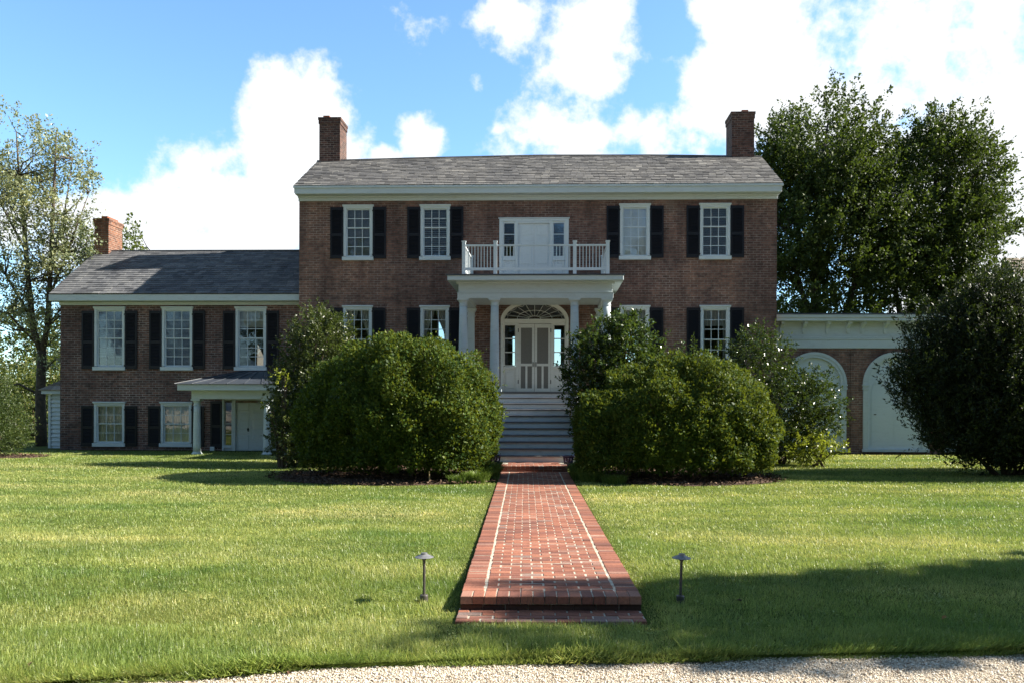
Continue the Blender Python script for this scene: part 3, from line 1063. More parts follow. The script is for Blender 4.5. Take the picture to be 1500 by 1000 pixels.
def slates(mb, x0, x1, eave, ridge, wid, exposure, th=.012, ridge_fn=None, jit=.012):
    """courses of slates on the slope from eave (y,z) to ridge (y,z)"""
    L_ = math.hypot(ridge[0] - eave[0], ridge[1] - eave[1])
    ny = int(L_ / exposure)
    ex = L_ / ny
    for r in range(ny):
        x = x0 - random.uniform(0, wid) if r % 2 else x0 - wid * .5 - random.uniform(0, wid * .5)
        while x < x1:
            w = wid * random.uniform(.72, 1.28)
            a, b = max(x, x0), min(x + w, x1)
            x += w
            if b - a < .03:
                continue
            a += .004
            b -= .004
            s0, s1 = r * ex + random.uniform(-jit, jit), min((r + 1.08) * ex, L_)
            if r == 0:
                s0 = -.02 + random.uniform(-.008, .004)

            def pt(xx, s, off):
                t = s / L_
                rz = ridge[1] + (ridge_fn(xx) if ridge_fn else 0)
                py = eave[0] + (ridge[0] - eave[0]) * t
                pz = eave[1] + (rz - eave[1]) * t
                ny_, nz_ = -(ridge[1] - eave[1]) / L_, (ridge[0] - eave[0]) / L_
                return (xx, py + ny_ * off, pz + nz_ * off)
            lift = th * random.uniform(1.3, 2.6)
            lift2 = lift + random.uniform(-.004, .004)
            mb.add([pt(a, s0, 0), pt(b, s0, 0), pt(b, s1, 0), pt(a, s1, 0), pt(a, s0, lift), pt(b, s0, lift2), pt(b, s1, .004), pt(a, s1, .004)],
                   [(4, 5, 6, 7), (0, 1, 5, 4), (1, 2, 6, 5), (3, 0, 4, 7)])


def shutter(parent, x0, x1, z0, z1, y=-.012, side=1):
    mb = MB()
    t = .038
    s = .055
    zm = z0 + (z1 - z0) * .46
    mb.box(x0, x0 + s, y - t, y, z0, z1)
    mb.box(x1 - s, x1, y - t, y, z0, z1)
    for (a, b) in ((z0, z0 + .11), (zm - .045, zm + .045), (z1 - .09, z1)):
        mb.box(x0 + s, x1 - s, y - t + .003, y - .003, a, b)
    for (a, b) in ((z0 + .11, zm - .045), (zm + .045, z1 - .09)):
        n = int((b - a) / .046)
        for i in range(n):
            z = a + (b - a) * (i + .5) / n
            mb.hexa([(x0 + s, y - t + .004, z - .024), (x1 - s, y - t + .004, z - .024), (x1 - s, y - .006, z + .012), (x0 + s, y - .006, z + .012),
                     (x0 + s, y - t + .004, z - .014), (x1 - s, y - t + .004, z - .014), (x1 - s, y - .006, z + .022), (x0 + s, y - .006, z + .022)])
        mb.box(x0 + s, x1 - s, y - .005, y - .001, a, b)
    o = mb.build('shutter', M['shutter'], parent)
    xx = x1 - .016 if side > 0 else x0 - .014
    for zz in (z0 + .12, z1 - .12):
        hb = MB()
        hb.box(xx, xx + .03, y - t - .008, y - t + .004, zz - .025, zz + .025)
        hb.build('hinge', M['iron'], o)
    return o


def wavy(mb, x0, x1, y, z0, z1, n=24, amp=.02, waves=6.0, pinch=None):
    vs = []
    for j in range(9):
        t = j / 8
        z = z1 + (z0 - z1) * t
        for i in range(n + 1):
            u = i / n
            x = x0 + (x1 - x0) * u
            if pinch:
                side, amt = pinch
                k = amt * math.sin(min(1, t * 1.35) * math.pi / 1.3) ** 2
                edge = x0 if side == 'l' else x1
                x = x + (edge - x) * k
            vs.append((x, y + amp * math.sin(u * waves * 6.28), z))
    mb.add(vs, [(j * (n + 1) + i, j * (n + 1) + i + 1, (j + 1) * (n + 1) + i + 1, (j + 1) * (n + 1) + i) for j in range(8) for i in range(n)])


def window(parent, cx, w, z0, z1, rows_top, rows_bot, dress, yw=0.0, cols=3):
    """casing, cap, sill, sash bars, glass and what hangs behind it. returns the wall hole"""
    x0, x1 = cx - w / 2, cx + w / 2
    cw = .085
    zc = z1 - .125          # underside of head
    zs = z0 + .135          # top of sill
    f = MB()
    yb = yw + .10
    f.cbox(x0, x0 + cw, yw - .035, yb, zs, z1 - .055)
    f.cbox(x1 - cw, x1, yw - .035, yb, zs, z1 - .055)
    f.cbox(x0 + cw, x1 - cw, yw - .033, yb, zc, z1 - .055)
    fr = f.build('window', M['white_clean'], parent)
    c = MB()
    c.cbox(x0 - .03, x1 + .03, yw - .075, yw - .001, z1 - .045, z1, .01)
    c.box(x0 - .015, x1 + .015, yw - .05, yw - .002, z1 - .07, z1 - .045)
    c.build('cap', M['white_clean'], fr)
    s = MB()
    s.hexa([(x0 - .03, yw - .085, z0), (x1 + .03, yw - .085, z0), (x1 + .03, yw + .10, z0), (x0 - .03, yw + .10, z0),
            (x0 - .03, yw - .085, zs - .022), (x1 + .03, yw - .085, zs - .022), (x1 + .03, yw + .10, zs), (x0 - .03, yw + .10, zs)])
    s.build('sill', M['white_clean'], fr)
    a, b = x0 + cw, x1 - cw
    st = .035
    zm = zs + (zc - zs) * rows_bot / (rows_bot + rows_top)
    h = MB()
    y0u, y1u, y0l, y1l = yw + .02, yw + .05, yw + .045, yw + .075
    for (za, zb, y0_, y1_, rr) in ((zm - .01, zc, y0u, y1u, rows_top), (zs, zm + .02, y0l, y1l, rows_bot)):
        h.box(a, a + st, y0_, y1_, za, zb)
        h.box(b - st, b, y0_, y1_, za, zb)
        h.box(a + st, b - st, y0_ + .001, y1_ - .001, za, za + .035)
        h.box(a + st, b - st, y0_ + .001, y1_ - .001, zb - .035, zb)
        for i in range(1, cols):
            xx = a + st + (b - a - 2 * st) * i / cols
            h.box(xx - .010, xx + .010, y0_ + .004, y1_ - .004, za + .035, zb - .035)
        for i in range(1, rr):
            zz = za + .035 + (zb - za - .07) * i / rr
            h.box(a + st, b - st, y0_ + .006, y1_ - .006, zz - .010, zz + .010)
    h.build('sash', M['white_clean'], fr)
    g = MB()
    g.quad((a + .01, yw + .036, zm), (b - .01, yw + .036, zm), (b - .01, yw + .036, zc - .01), (a + .01, yw + .036, zc - .01))
    g.quad((a + .01, yw + .061, zs + .01), (b - .01, yw + .061, zs + .01), (b - .01, yw + .061, zm + .01), (a + .01, yw + .061, zm + .01))
    g.build('pane', M['glass'], fr)
    kind = dress[0]
    yd = yw + .15
    if kind == 'blind':
        gap, frac = dress[1], dress[2]
        m_ = MB()
        n = int((zc - zs) * frac / gap)
        for i in range(n):
            z = zc - .02 - i * gap
            m_.hexa([(a + .01, yd - .012, z - .012), (b - .01, yd - .012, z - .012), (b - .01, yd + .014, z + .004), (a + .01, yd + .014, z + .004),
                     (a + .01, yd - .012, z - .008), (b - .01, yd - .012, z - .008), (b - .01, yd + .014, z + .008), (a + .01, yd + .014, z + .008)])
        m_.build('blind', M['blind'], fr)
    elif kind == 'shade':
        m_ = MB()
        wavy(m_, a + .005, b - .005, yd, zs + (zc - zs) * (1 - dress[1]), zc, amp=.004, waves=2)
        m_.build('roller_shade', M['shade'], fr)
    elif kind == 'curtain':
        for (p, q, sd) in ((a, cx - .02, 'l'), (cx + .02, b, 'r')):
            m_ = MB()
            wavy(m_, p, q, yd, zs, zc, pinch=(sd, dress[1]), waves=4)
            m_.build('curtain', M['curtain'], fr)
    elif kind == 'valance':
        m_ = MB()
        zb = zc - (zc - zs) * dress[1]
        wavy(m_, a, b, yd, zb, zc, waves=5)
        m_.build('valance', M['curtain'], fr)
        if len(dress) > 2:
            for (p, q) in ((a, a + .10), (b - .10, b)):
                m2 = MB()
                wavy(m2, p, q, yd + .03, zs, zb + .05, waves=1.5, n=8)
                m2.build('curtain', M['curtain'], fr)
    elif kind == 'cafe':
        m_ = MB()
        wavy(m_, a, b, yd, zs, zc, waves=7, amp=.012)
        m_.build('curtain', M['blind'], fr)
    return (x0 + .05, x1 - .05, z0 + .06, z1 - .08)


def column(parent, cx, cy, z0, z1, rb, rt, mat, plinth=True):
    n = 28
    m_ = MB()
    zb, zt = z0 + .16, z1 - .20
    prof = []
    for i in range(9):
        t = i / 8
        prof.append((rb + (rt - rb) * (t ** 1.6), zb + (zt - zb) * t))
    m_.lathe(cx, cy, prof, n)
    c = m_.build('column', mat, parent, smooth=True)
    b = MB()
    b.box(cx - rb * 1.38, cx + rb * 1.38, cy - rb * 1.38, cy + rb * 1.38, z0, z0 + .075)
    b.lathe(cx, cy, [(rb * 1.30, z0 + .075), (rb * 1.36, z0 + .095), (rb * 1.34, z0 + .115), (rb * 1.15, z0 + .13), (rb * 1.1, z0 + .15), (rb * 1.02, z0 + .162)], n)
    b.build('base', mat, c)
    k = MB()
    k.lathe(cx, cy, [(rt * 1.0, zt - .002), (rt * 1.13, zt + .004), (rt * 1.13, zt + .018), (rt, zt + .022), (rt, zt + .085), (rt * 1.1, zt + .09), (rt * 1.1, zt + .10),
                     (rt * 1.32, zt + .135), (rt * 1.38, zt + .15)], n)
    k.box(cx - rt * 1.48, cx + rt * 1.48, cy - rt * 1.48, cy + rt * 1.48, zt + .15, z1)
    k.build('capital', mat, c)
    return c


def chimney(parent, x0, x1, y0, y1, z0, z1, name='chimney', cap_x=.35, mat='brick_old_chimney'):
    m_ = MB()
    m_.box(x0, x1, y0, y1, z0, z1 - .22)
    m_.box(x0 - .022, x1 + .022, y0 - .022, y1 + .022, z1 - .22, z1 - .085)
    m_.box(x0 - .038, x1 + .038, y0 - .038, y1 + .038, z1 - .085, z1)
    c = m_.build(name, M[mat], parent)
    f = MB()
    xc = x0 + (x1 - x0) * cap_x
    f.box(xc - .11, xc + .11, y0 + .1, y1 - .1, z1 + .0005, z1 + .10)
    f.build('flue', M['terracotta'], c)
    fl = MB()
    fl.box(x0 - .012, x1 + .012, y0 - .012, y1 + .012, z0, z0 + .30)
    fl.build('flashing', M['metal_roof'], c)
    return c


house = thing('brick_house', 'tall two storey brick main house with white columned portico and two chimneys', 'house', HO, YAW)


def build_main():
    H = house
    XL, XR, DEP = -7.72, 7.56, 4.5
    holes = []
    up = [(-5.80, .95, ('blind', .034, 1.0)), (-3.31, .95, ('blind', .062, .93)), (3.075, .955, ('shade', 1.0)), (5.61, .96, ('blind', .064, 1.0))]
    lo = [(-5.81, .945, ('curtain', .75)), (-3.32, .925, ('curtain', .8)), (3.08, .93, ('valance', .33, 1)), (5.62, .935, ('valance', .27, 1))]
    for (cx, w, dr) in up:
        holes.append(window(H, cx, w, 6.42, 8.21, 2, 3, dr))
        shutter(H, cx - w / 2 - .425, cx - w / 2 - .004, 6.48, 8.135)
        shutter(H, cx + w / 2 + .004, cx + w / 2 + .43, 6.48, 8.135, side=-1)
    for (cx, w, dr) in lo:
        holes.append(window(H, cx, w, 2.80, 4.975, 3, 3, dr))
        shutter(H, cx - w / 2 - .435, cx - w / 2 - .004, 2.86, 4.90)
        shutter(H, cx + w / 2 + .004, cx + w / 2 + .435, 2.86, 4.90, side=-1)
    # upper door and front door openings
    holes.append((-1.16, .88, 5.56, 7.68))
    DX, AA, AB, ZS = -.11, 1.035, .61, 4.50
    holes.append((DX - AA, DX + AA, 2.20, ZS))
    mb = MB()
    wall_front(mb, XL, XR, .15, 8.52, 0, holes, arches=[(DX, AA, AB, ZS)])
    # gable ends and rear wall (with two rear lights seen through the hall)
    rz = 10.25
    for x, s in ((XL, 1), (XR, -1)):
        mb.add([(x, 0, .15), (x, DEP, .15), (x, DEP, 8.52), (x, DEP / 2, rz - .02), (x, 0, 8.52)], [(0, 1, 2, 3, 4) if s < 0 else (4, 3, 2, 1, 0)])
    rear = [(-1.02, -.72, 3.0, 4.35), (.52, .78, 3.0, 4.6), (-6.3, -5.3, 2.9, 4.9), (-3.8, -2.8, 2.9, 4.9), (2.6, 3.6, 2.9, 4.9), (5.1, 6.1, 2.9, 4.9)]
    rb = MB()
    wall_front(rb, -XR, -XL, .15, 8.52, 0, [(-b, -a, c, d) for (a, b, c, d) in rear], depth=.05)
    mb.add([(-p[0], DEP - p[1], p[2]) for p in rb.v], rb.f)
    mb.build('wall', M['brick'], H)
    # floors and a cross wall so that the rooms are rooms
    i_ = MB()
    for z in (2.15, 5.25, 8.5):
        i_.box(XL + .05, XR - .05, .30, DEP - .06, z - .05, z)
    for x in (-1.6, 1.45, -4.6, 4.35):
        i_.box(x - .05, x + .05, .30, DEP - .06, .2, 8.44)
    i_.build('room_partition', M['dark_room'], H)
    for (a, b, c, d) in rear:
        g_ = MB()
        g_.quad((a, DEP - .02, c), (b, DEP - .02, c), (b, DEP - .02, d), (a, DEP - .02, d))
        g_.build('rear_pane', M['glass'], H)
    # roof
    rf = lambda x: float(np.interp(x, [-7.9, -4, 0, 4, 7.8], [-.15, -.06, 0, -.02, -.09]))
    m_ = MB()
    ey, ez, ry, rzz = -.42, 8.735, 2.25, 10.44
    xs = np.linspace(XL - .05, XR + .07, 25)
    for i in range(24):
        a, b = xs[i], xs[i + 1]
        za, zb = rzz + rf(a), rzz + rf(b)
        m_.quad((a, ey, ez), (b, ey, ez), (b, ry, zb), (a, ry, za))
        m_.quad((a, ry, za), (b, ry, zb), (b, 2 * ry - ey, ez), (a, 2 * ry - ey, ez))
        m_.quad((b, ey, ez - .03), (a, ey, ez - .03), (a, ry, za - .06), (b, ry, zb - .06))
        m_.quad((b, ry, zb - .06), (a, ry, za - .06), (a, 2 * ry - ey, ez - .03), (b, 2 * ry - ey, ez - .03))
    slates(m_, XL - .055, XR + .075, (ey, ez), (ry, rzz), .235, .168, ridge_fn=rf)
    for i in range(24):
        a, b = xs[i], xs[i + 1]
        m_.hexa([(a, ry - .10, rzz + rf(a) - .035), (b, ry - .10, rzz + rf(b) - .035), (b, ry + .1, rzz + rf(b) - .035), (a, ry + .1, rzz + rf(a) - .035),
                 (a, ry - .09, rzz + rf(a) + .012), (b, ry - .09, rzz + rf(b) + .012), (b, ry + .09, rzz + rf(b) + .012), (a, ry + .09, rzz + rf(a) + .012)])
    roof = m_.build('roof', M['slate'], H)
    chimney(roof, -7.68, -6.95, 2.12, 3.05, 9.9, 11.78, cap_x=.30)
    chimney(roof, 6.60, 7.36, 2.12, 3.05, 9.9, 11.86, cap_x=.62)
    # eaves
    c = MB()
    c.cbox(XL - .02, XR + .045, -.40, -.02, 8.47, 8.725, .012)
    c.box(XL - .06, XR + .085, -.44, -.38, 8.655, 8.722)
    c.build('fascia', M['white'], H)
    c = MB()
    c.cbox(XL - .012, XR + .012, -.055, -.001, 8.33, 8.468)
    c.cbox(XL - .016, XR + .016, -.12, -.001, 8.425, 8.469)
    c.build('frieze_board', M['white'], H)
    c = MB()
    c.box(XL - .05, XR + .07, DEP + .01, DEP + .40, 8.5, 8.72)
    c.build('rear_fascia', M['white'], H)
    for x, s in ((XL, -1), (XR, 1)):
        c = MB()
        for (y0, z0, y1, z1) in ((-.40, 8.70, 2.25, 10.36), (4.9, 8.70, 2.25, 10.36)):
            c.hexa([(x + s * .002, y0, z0 - .2), (x + s * .04, y0, z0 - .2), (x + s * .04, y1, z1 - .3), (x + s * .002, y1, z1 - .3),
                    (x + s * .002, y0, z0 - .02), (x + s * .04, y0, z0 - .02), (x + s * .04, y1, z1 - .08), (x + s * .002, y1, z1 - .08)])
        c.build('rake_board', M['white'], H)

    # ---------------- portico
    W = M['white']
    fl = MB()
    fl.box(-2.36, 2.26, -2.88, -.002, 2.13, 2.19)
    fl.build('porch_floor', M['grey_board'], H)
    sk = MB()
    for (a, b) in ((-2.30, -1.20), (1.15, 2.20)):
        sk.box(a, b, -2.80, -2.74, .2, 2.128)
    for x in (-2.30, 2.14):
        sk.box(x, x + .06, -2.738, -.003, .2, 2.128)
    sk.box(-1.198, 1.148, -2.76, -2.72, .25, 2.128)
    sk.build('porch_skirt', W, H)
    for x in (-2.136, -1.222, 1.092, 2.022):
        column(H, x, -2.45, 2.19, 4.87, .142, .113, W)
    for x in (-2.136, 1.965):
        p = MB()
        p.cbox(x - .11, x + .11, -.12, -.001, 2.19, 4.60, .01)
        pl = p.build('pilaster', W, H)
        k = MB()
        k.cbox(x - .125, x + .125, -.135, -.001, 4.602, 4.65, .01)
        k.cbox(x - .112, x + .112, -.122, -.001, 4.652, 4.748)
        k.cbox(x - .14, x + .14, -.155, -.001, 4.75, 4.80)
        k.cbox(x - .165, x + .165, -.18, -.001, 4.802, 4.868)
        k.build('capital', W, pl)
        b_ = MB()
        b_.cbox(x - .135, x + .135, -.145, -.0005, 2.19, 2.36, .01)
        b_.build('base', W, pl)
    ar = MB()
    ar.cbox(-2.29, 2.20, -2.62, -2.30, 4.87, 5.015)
    ar.box(-2.29, -1.99, -2.298, -.001, 4.872, 5.013)
    ar.box(1.90, 2.20, -2.298, -.001, 4.872, 5.013)
    ar.build('architrave', W, H)
    fz = MB()
    fz.cbox(-2.262, 2.172, -2.60, -2.31, 5.035, 5.33)
    fz.box(-2.262, -2.0, -2.308, -.001, 5.035, 5.33)
    fz.box(1.91, 2.172, -2.308, -.001, 5.035, 5.33)
    fz.box(-2.305, 2.215, -2.635, -2.30, 5.0155, 5.0345)
    fz.box(-2.305, -1.99, -2.298, -.001, 5.0155, 5.0345)
    fz.box(1.90, 2.215, -2.298, -.001, 5.0155, 5.0345)
    fz.box(-1.985, 1.895, -2.295, -.003, 4.985, 5.012)
    fz.build('frieze', W, H)
    cn = MB()
    cn.cbox(-2.54, 2.46, -2.98, -.001, 5.332, 5.475, .012)
    cn.box(-2.32, 2.23, -2.67, -.002, 5.28, 5.331)
    cn.build('cornice', W, H)
    dk = MB()
    dk.box(-2.575, 2.495, -3.015, -.003, 5.476, 5.505)
    dk.build('portico_roof', M['metal_roof'], H)
    # balustrade
    bal = MB()
    Yf, xl, xr = -2.45, -2.125, 2.045
    posts = [(-2.125, Yf), (-1.21, Yf), (1.095, Yf), (2.045, Yf), (xl, -.07), (xr, -.07)]
    secs = [(-2.125, -1.21), (-1.21, 1.095), (1.095, 2.045)]
    for (a, b) in secs:
        bal.box(a + .05, b - .05, Yf - .035, Yf + .035, 6.40, 6.445)
        bal.box(a + .05, b - .05, Yf - .022, Yf + .022, 5.70, 5.775)
    for x in (xl, xr):
        bal.box(x - .035, x + .035, Yf + .05, -.12, 6.40, 6.445)
        bal.box(x - .022, x + .022, Yf + .05, -.12, 5.70, 5.775)
    B = bal.build('balustrade', M['white_clean'], H)
    for (x, y) in posts:
        p = MB()
        p.box(x - .05, x + .05, y - .05, y + .05, 5.507, 6.52)
        p.box(x - .062, x + .062, y - .062, y + .062, 6.521, 6.55)
        p.build('newel_post', M['white_clean'], B)
    bm = MB()
    bm.box(-.011, .011, -.011, .011, 0, .628)
    proto = None
    spots = []
    for (a, b), n in zip(secs, (8, 22, 8)):
        spots += [(a + .05 + (b - a - .1) * (i + 1) / (n + 1), Yf) for i in range(n)]
    for x in (xl, xr):
        spots += [(x, Yf + .05 + (2.28) * (i + 1) / 23) for i in range(22)]
    for (x, y) in spots:
        if proto is None:
            proto = bm.build('baluster', M['white_clean'], B)
            o = proto
        else:
            o = proto.copy()
            COL.objects.link(o)
            o.parent = B
        o.location = (x, y, 5.774)

    # ---------------- upper balcony door
    cw = M['white_clean']
    d = MB()
    d.cbox(-1.25, -1.13, -.035, .12, 5.507, 7.66)
    d.cbox(.85, .97, -.035, .12, 5.507, 7.66)
    d.cbox(-1.25, .97, -.037, .12, 7.662, 7.74)
    d.cbox(-1.28, 1.0, -.06, -.001, 7.742, 7.775)
    for a in (-.735, .365):
        d.cbox(a, a + .09, -.03, .12, 5.507, 7.66)
    d.cbox(-.645, .365, -.028, .12, 7.60, 7.66)
    df = d.build('balcony_door_frame', cw, H)
    for (a, b) in ((-1.13, -.735), (.455, .85)):
        s = MB()
        s.box(a, b, .0, .06, 7.60, 7.66)
        s.box(a, a + .035, .001, .06, 6.55, 7.60)
        s.box(b - .035, b, .001, .06, 6.55, 7.60)
        s.box(a, b, 0, .06, 6.44, 6.55)
        s.cbox(a, b, -.04, -.001, 6.40, 6.439)
        for k in (1, 2):
            z = 6.55 + 1.05 * k / 3
            s.box(a + .035, b - .035, .01, .05, z - .012, z + .012)
        s.cbox(a, b, .01, .06, 5.51, 6.438)
        s.cbox(a + .07, b - .07, -.004, .009, 5.62, 6.32, .008)
        sd = s.build('sidelight', cw, df)
        g = MB()
        g.quad((a + .03, .03, 6.55), (b - .03, .03, 6.55), (b - .03, .03, 7.60), (a + .03, .03, 7.60))
        g.build('pane', M['glass'], df)
    for (a, b) in ((-.645, -.142), (-.138, .365)):
        s = MB()
        s.box(a, b, .03, .07, 5.52, 7.598)
        for (c0, c1) in ((7.22, 7.50), (6.30, 7.13), (5.62, 6.18)):
            s.cbox(a + .08, b - .08, .016, .0295, c0, c1, .012)
            s.box(a + .06, b - .06, .0235, .0298, c0 - .02, c1 + .02)
        s.build('balcony_door', cw, H)

    # ---------------- front door with fanlight
    CR = M['cream']
    f = MB()
    f.arch_band(DX, ZS, 1.085, .66, 1.01, .585, -.06, .02)
    f.arch_band(DX, ZS, 1.009, .584, .965, .545, -.035, .10)
    for s in (-1, 1):
        xa, xb = sorted((DX + s * 1.085, DX + s * .99))
        f.cbox(xa, xb, -.055, .10, 2.192, ZS - .001)
    f.cbox(DX - .988, DX + .988, -.045, .10, 4.40, ZS + .04)
    f.box(DX - 1.0, DX + 1.0, -.065, .0, ZS + .005, ZS + .03)
    for x in (DX - .60, DX + .515):
        f.cbox(x, x + .085, -.03, .10, 2.192, 4.399)
    ff = f.build('front_door_frame', CR, H)
    fan = MB()
    for i in range(1, 10):
        t = math.pi * i / 10
        c_, s_ = math.cos(t), math.sin(t)
        fan.tube([(DX + .20 * c_, .02, ZS + .045 + .10 * s_), (DX + .945 * c_, .02, ZS + .01 + .525 * s_)], .008, 5)
    fan.arch_band(DX, ZS + .042, .205, .105, .185, .09, .008, .032, 16)
    fan.arch_band(DX, ZS + .042, .565, .285, .55, .272, .008, .032, 24)
    for i in range(10):
        t0, t1 = math.pi * i / 10, math.pi * (i + 1) / 10
        pts = []
        for k in range(9):
            t = t0 + (t1 - t0) * k / 8
            q = .955 - .085 * math.sin(math.pi * k / 8)
            pts.append((DX + q * math.cos(t), .02, ZS + .02 + q * .555 * math.sin(t)))
        fan.tube(pts, .006, 5)
    fan.build('fanlight', CR, ff)
    g = MB()
    g.half_disc(DX, ZS + .03, .97, .53, .045)
    g.build('pane', M['glass'], ff)
    for (a, b) in ((DX - .988, DX - .60), (DX + .60, DX + .988)):
        s = MB()
        s.box(a, b, .0, .06, 4.34, 4.398)
        s.box(a, a + .035, .001, .06, 3.06, 4.339)
        s.box(b - .03, b, .001, .06, 3.06, 4.339)
        for z in (3.06, 3.49, 3.92):
            s.box(a + .035, b - .03, .008, .052, z - .016, z + .016)
        s.cbox(a, b, -.02, .06, 2.96, 3.04, .01)
        s.box(a, b, .012, .06, 2.20, 2.958)
        s.cbox(a + .06, b - .05, -.002, .011, 2.34, 2.86, .01)
        s.build('sidelight', CR, ff)
        g = MB()
        g.quad((a + .02, .03, 3.06), (b - .02, .03, 3.06), (b - .02, .03, 4.34), (a + .02, .03, 4.34))
        g.build('pane', M['glass'], ff)
    for sgn, (a, b) in ((-1, (DX - .512, DX - .006)), (1, (DX + .006, DX + .512))):
        s = MB()
        y0, y1 = -.015, .02
        s.box(a, a + .075, y0, y1, 2.20, 4.385)
        s.box(b - .075, b, y0, y1, 2.20, 4.385)
        s.box(a + .075, b - .075, y0 + .001, y1 - .001, 4.26, 4.384)
        s.box(a + .075, b - .075, y0 + .001, y1 - .001, 3.05, 3.13)
        s.box(a + .075, b - .075, y0 + .001, y1 - .001, 2.20, 2.34)
        xm = (a + b) / 2
        s.box(xm - .033, xm + .033, y0 + .002, y1 - .002, 2.341, 3.049)
        dr = s.build('screen_door', CR, H)
        q = MB()
        q.box(a + .07, b - .07, .012, .016, 2.3, 4.3)
        q.build('screen', M['screen'], dr)
        q = MB()
        xh = b - .05 if sgn < 0 else a + .03
        q.box(xh, xh + .02, y0 - .03, y0 - .001, 3.02, 3.18)
        q.build('handle', M['iron'], dr)
        for z in (2.55, 4.18):
            q = MB()
            xh = a - .02 if sgn < 0 else b - .005
            q.box(xh, xh + .025, -.036, -.016, z - .06, z + .06)
            q.build('hinge', M['iron'], dr)
        # the inner door behind the screen
        q = MB()
        q.box(a, b, .09, .13, 2.2, 4.39)
        for (c0, c1) in ((2.36, 2.95), (3.10, 3.55), (3.64, 4.28)):
            q.cbox(a + .09, b - .09, .078, .0895, c0, c1, .012)
        q.build('inner_door', CR, H)

    # ---------------- wooden stair
    st = MB()
    Zt, Zb, n = 2.19, .372, 11
    rise = (Zt - Zb) / n
    tread = .272
    xa, xb = -1.19, 1.14
    for x in (xa - .045, xb + .002):
        # closed stringers
        pts = [(x, -2.80, Zt - .03), (x, -2.88 - tread * 10 - .02, Zb + rise - .03), (x, -2.88 - tread * 10 - .02, Zb - .0), (x, -2.80, Zb)]
        st.add([(p[0] + o_, p[1], p[2]) for o_ in (0, .043) for p in pts], [(0, 1, 2, 3), (7, 6, 5, 4), (0, 4, 5, 1), (1, 5, 6, 2), (2, 6, 7, 3), (3, 7, 4, 0)])
    S = st.build('stair', M['white'], H)
    for i in range(n):
        z1_ = Zt - i * rise
        yr = -2.85 - tread * i
        r = MB()
        r.box(xa, xb, yr, yr + .022, z1_ - rise + .001, z1_ - (.062 if i == 0 else .036))
        r.build('riser', M['tread'], S)
        if i > 0:
            t_ = MB()
            t_.cbox(xa - .03, xb + .03, yr - .045, yr + tread + .0, z1_ - .035, z1_, .01)
            t_.build('tread', M['grey_tread'], S)


build_main()

wing = thing('brick_wing', 'lower two storey brick wing left of the main house with small side porch', 'house wing', HO, YAW)


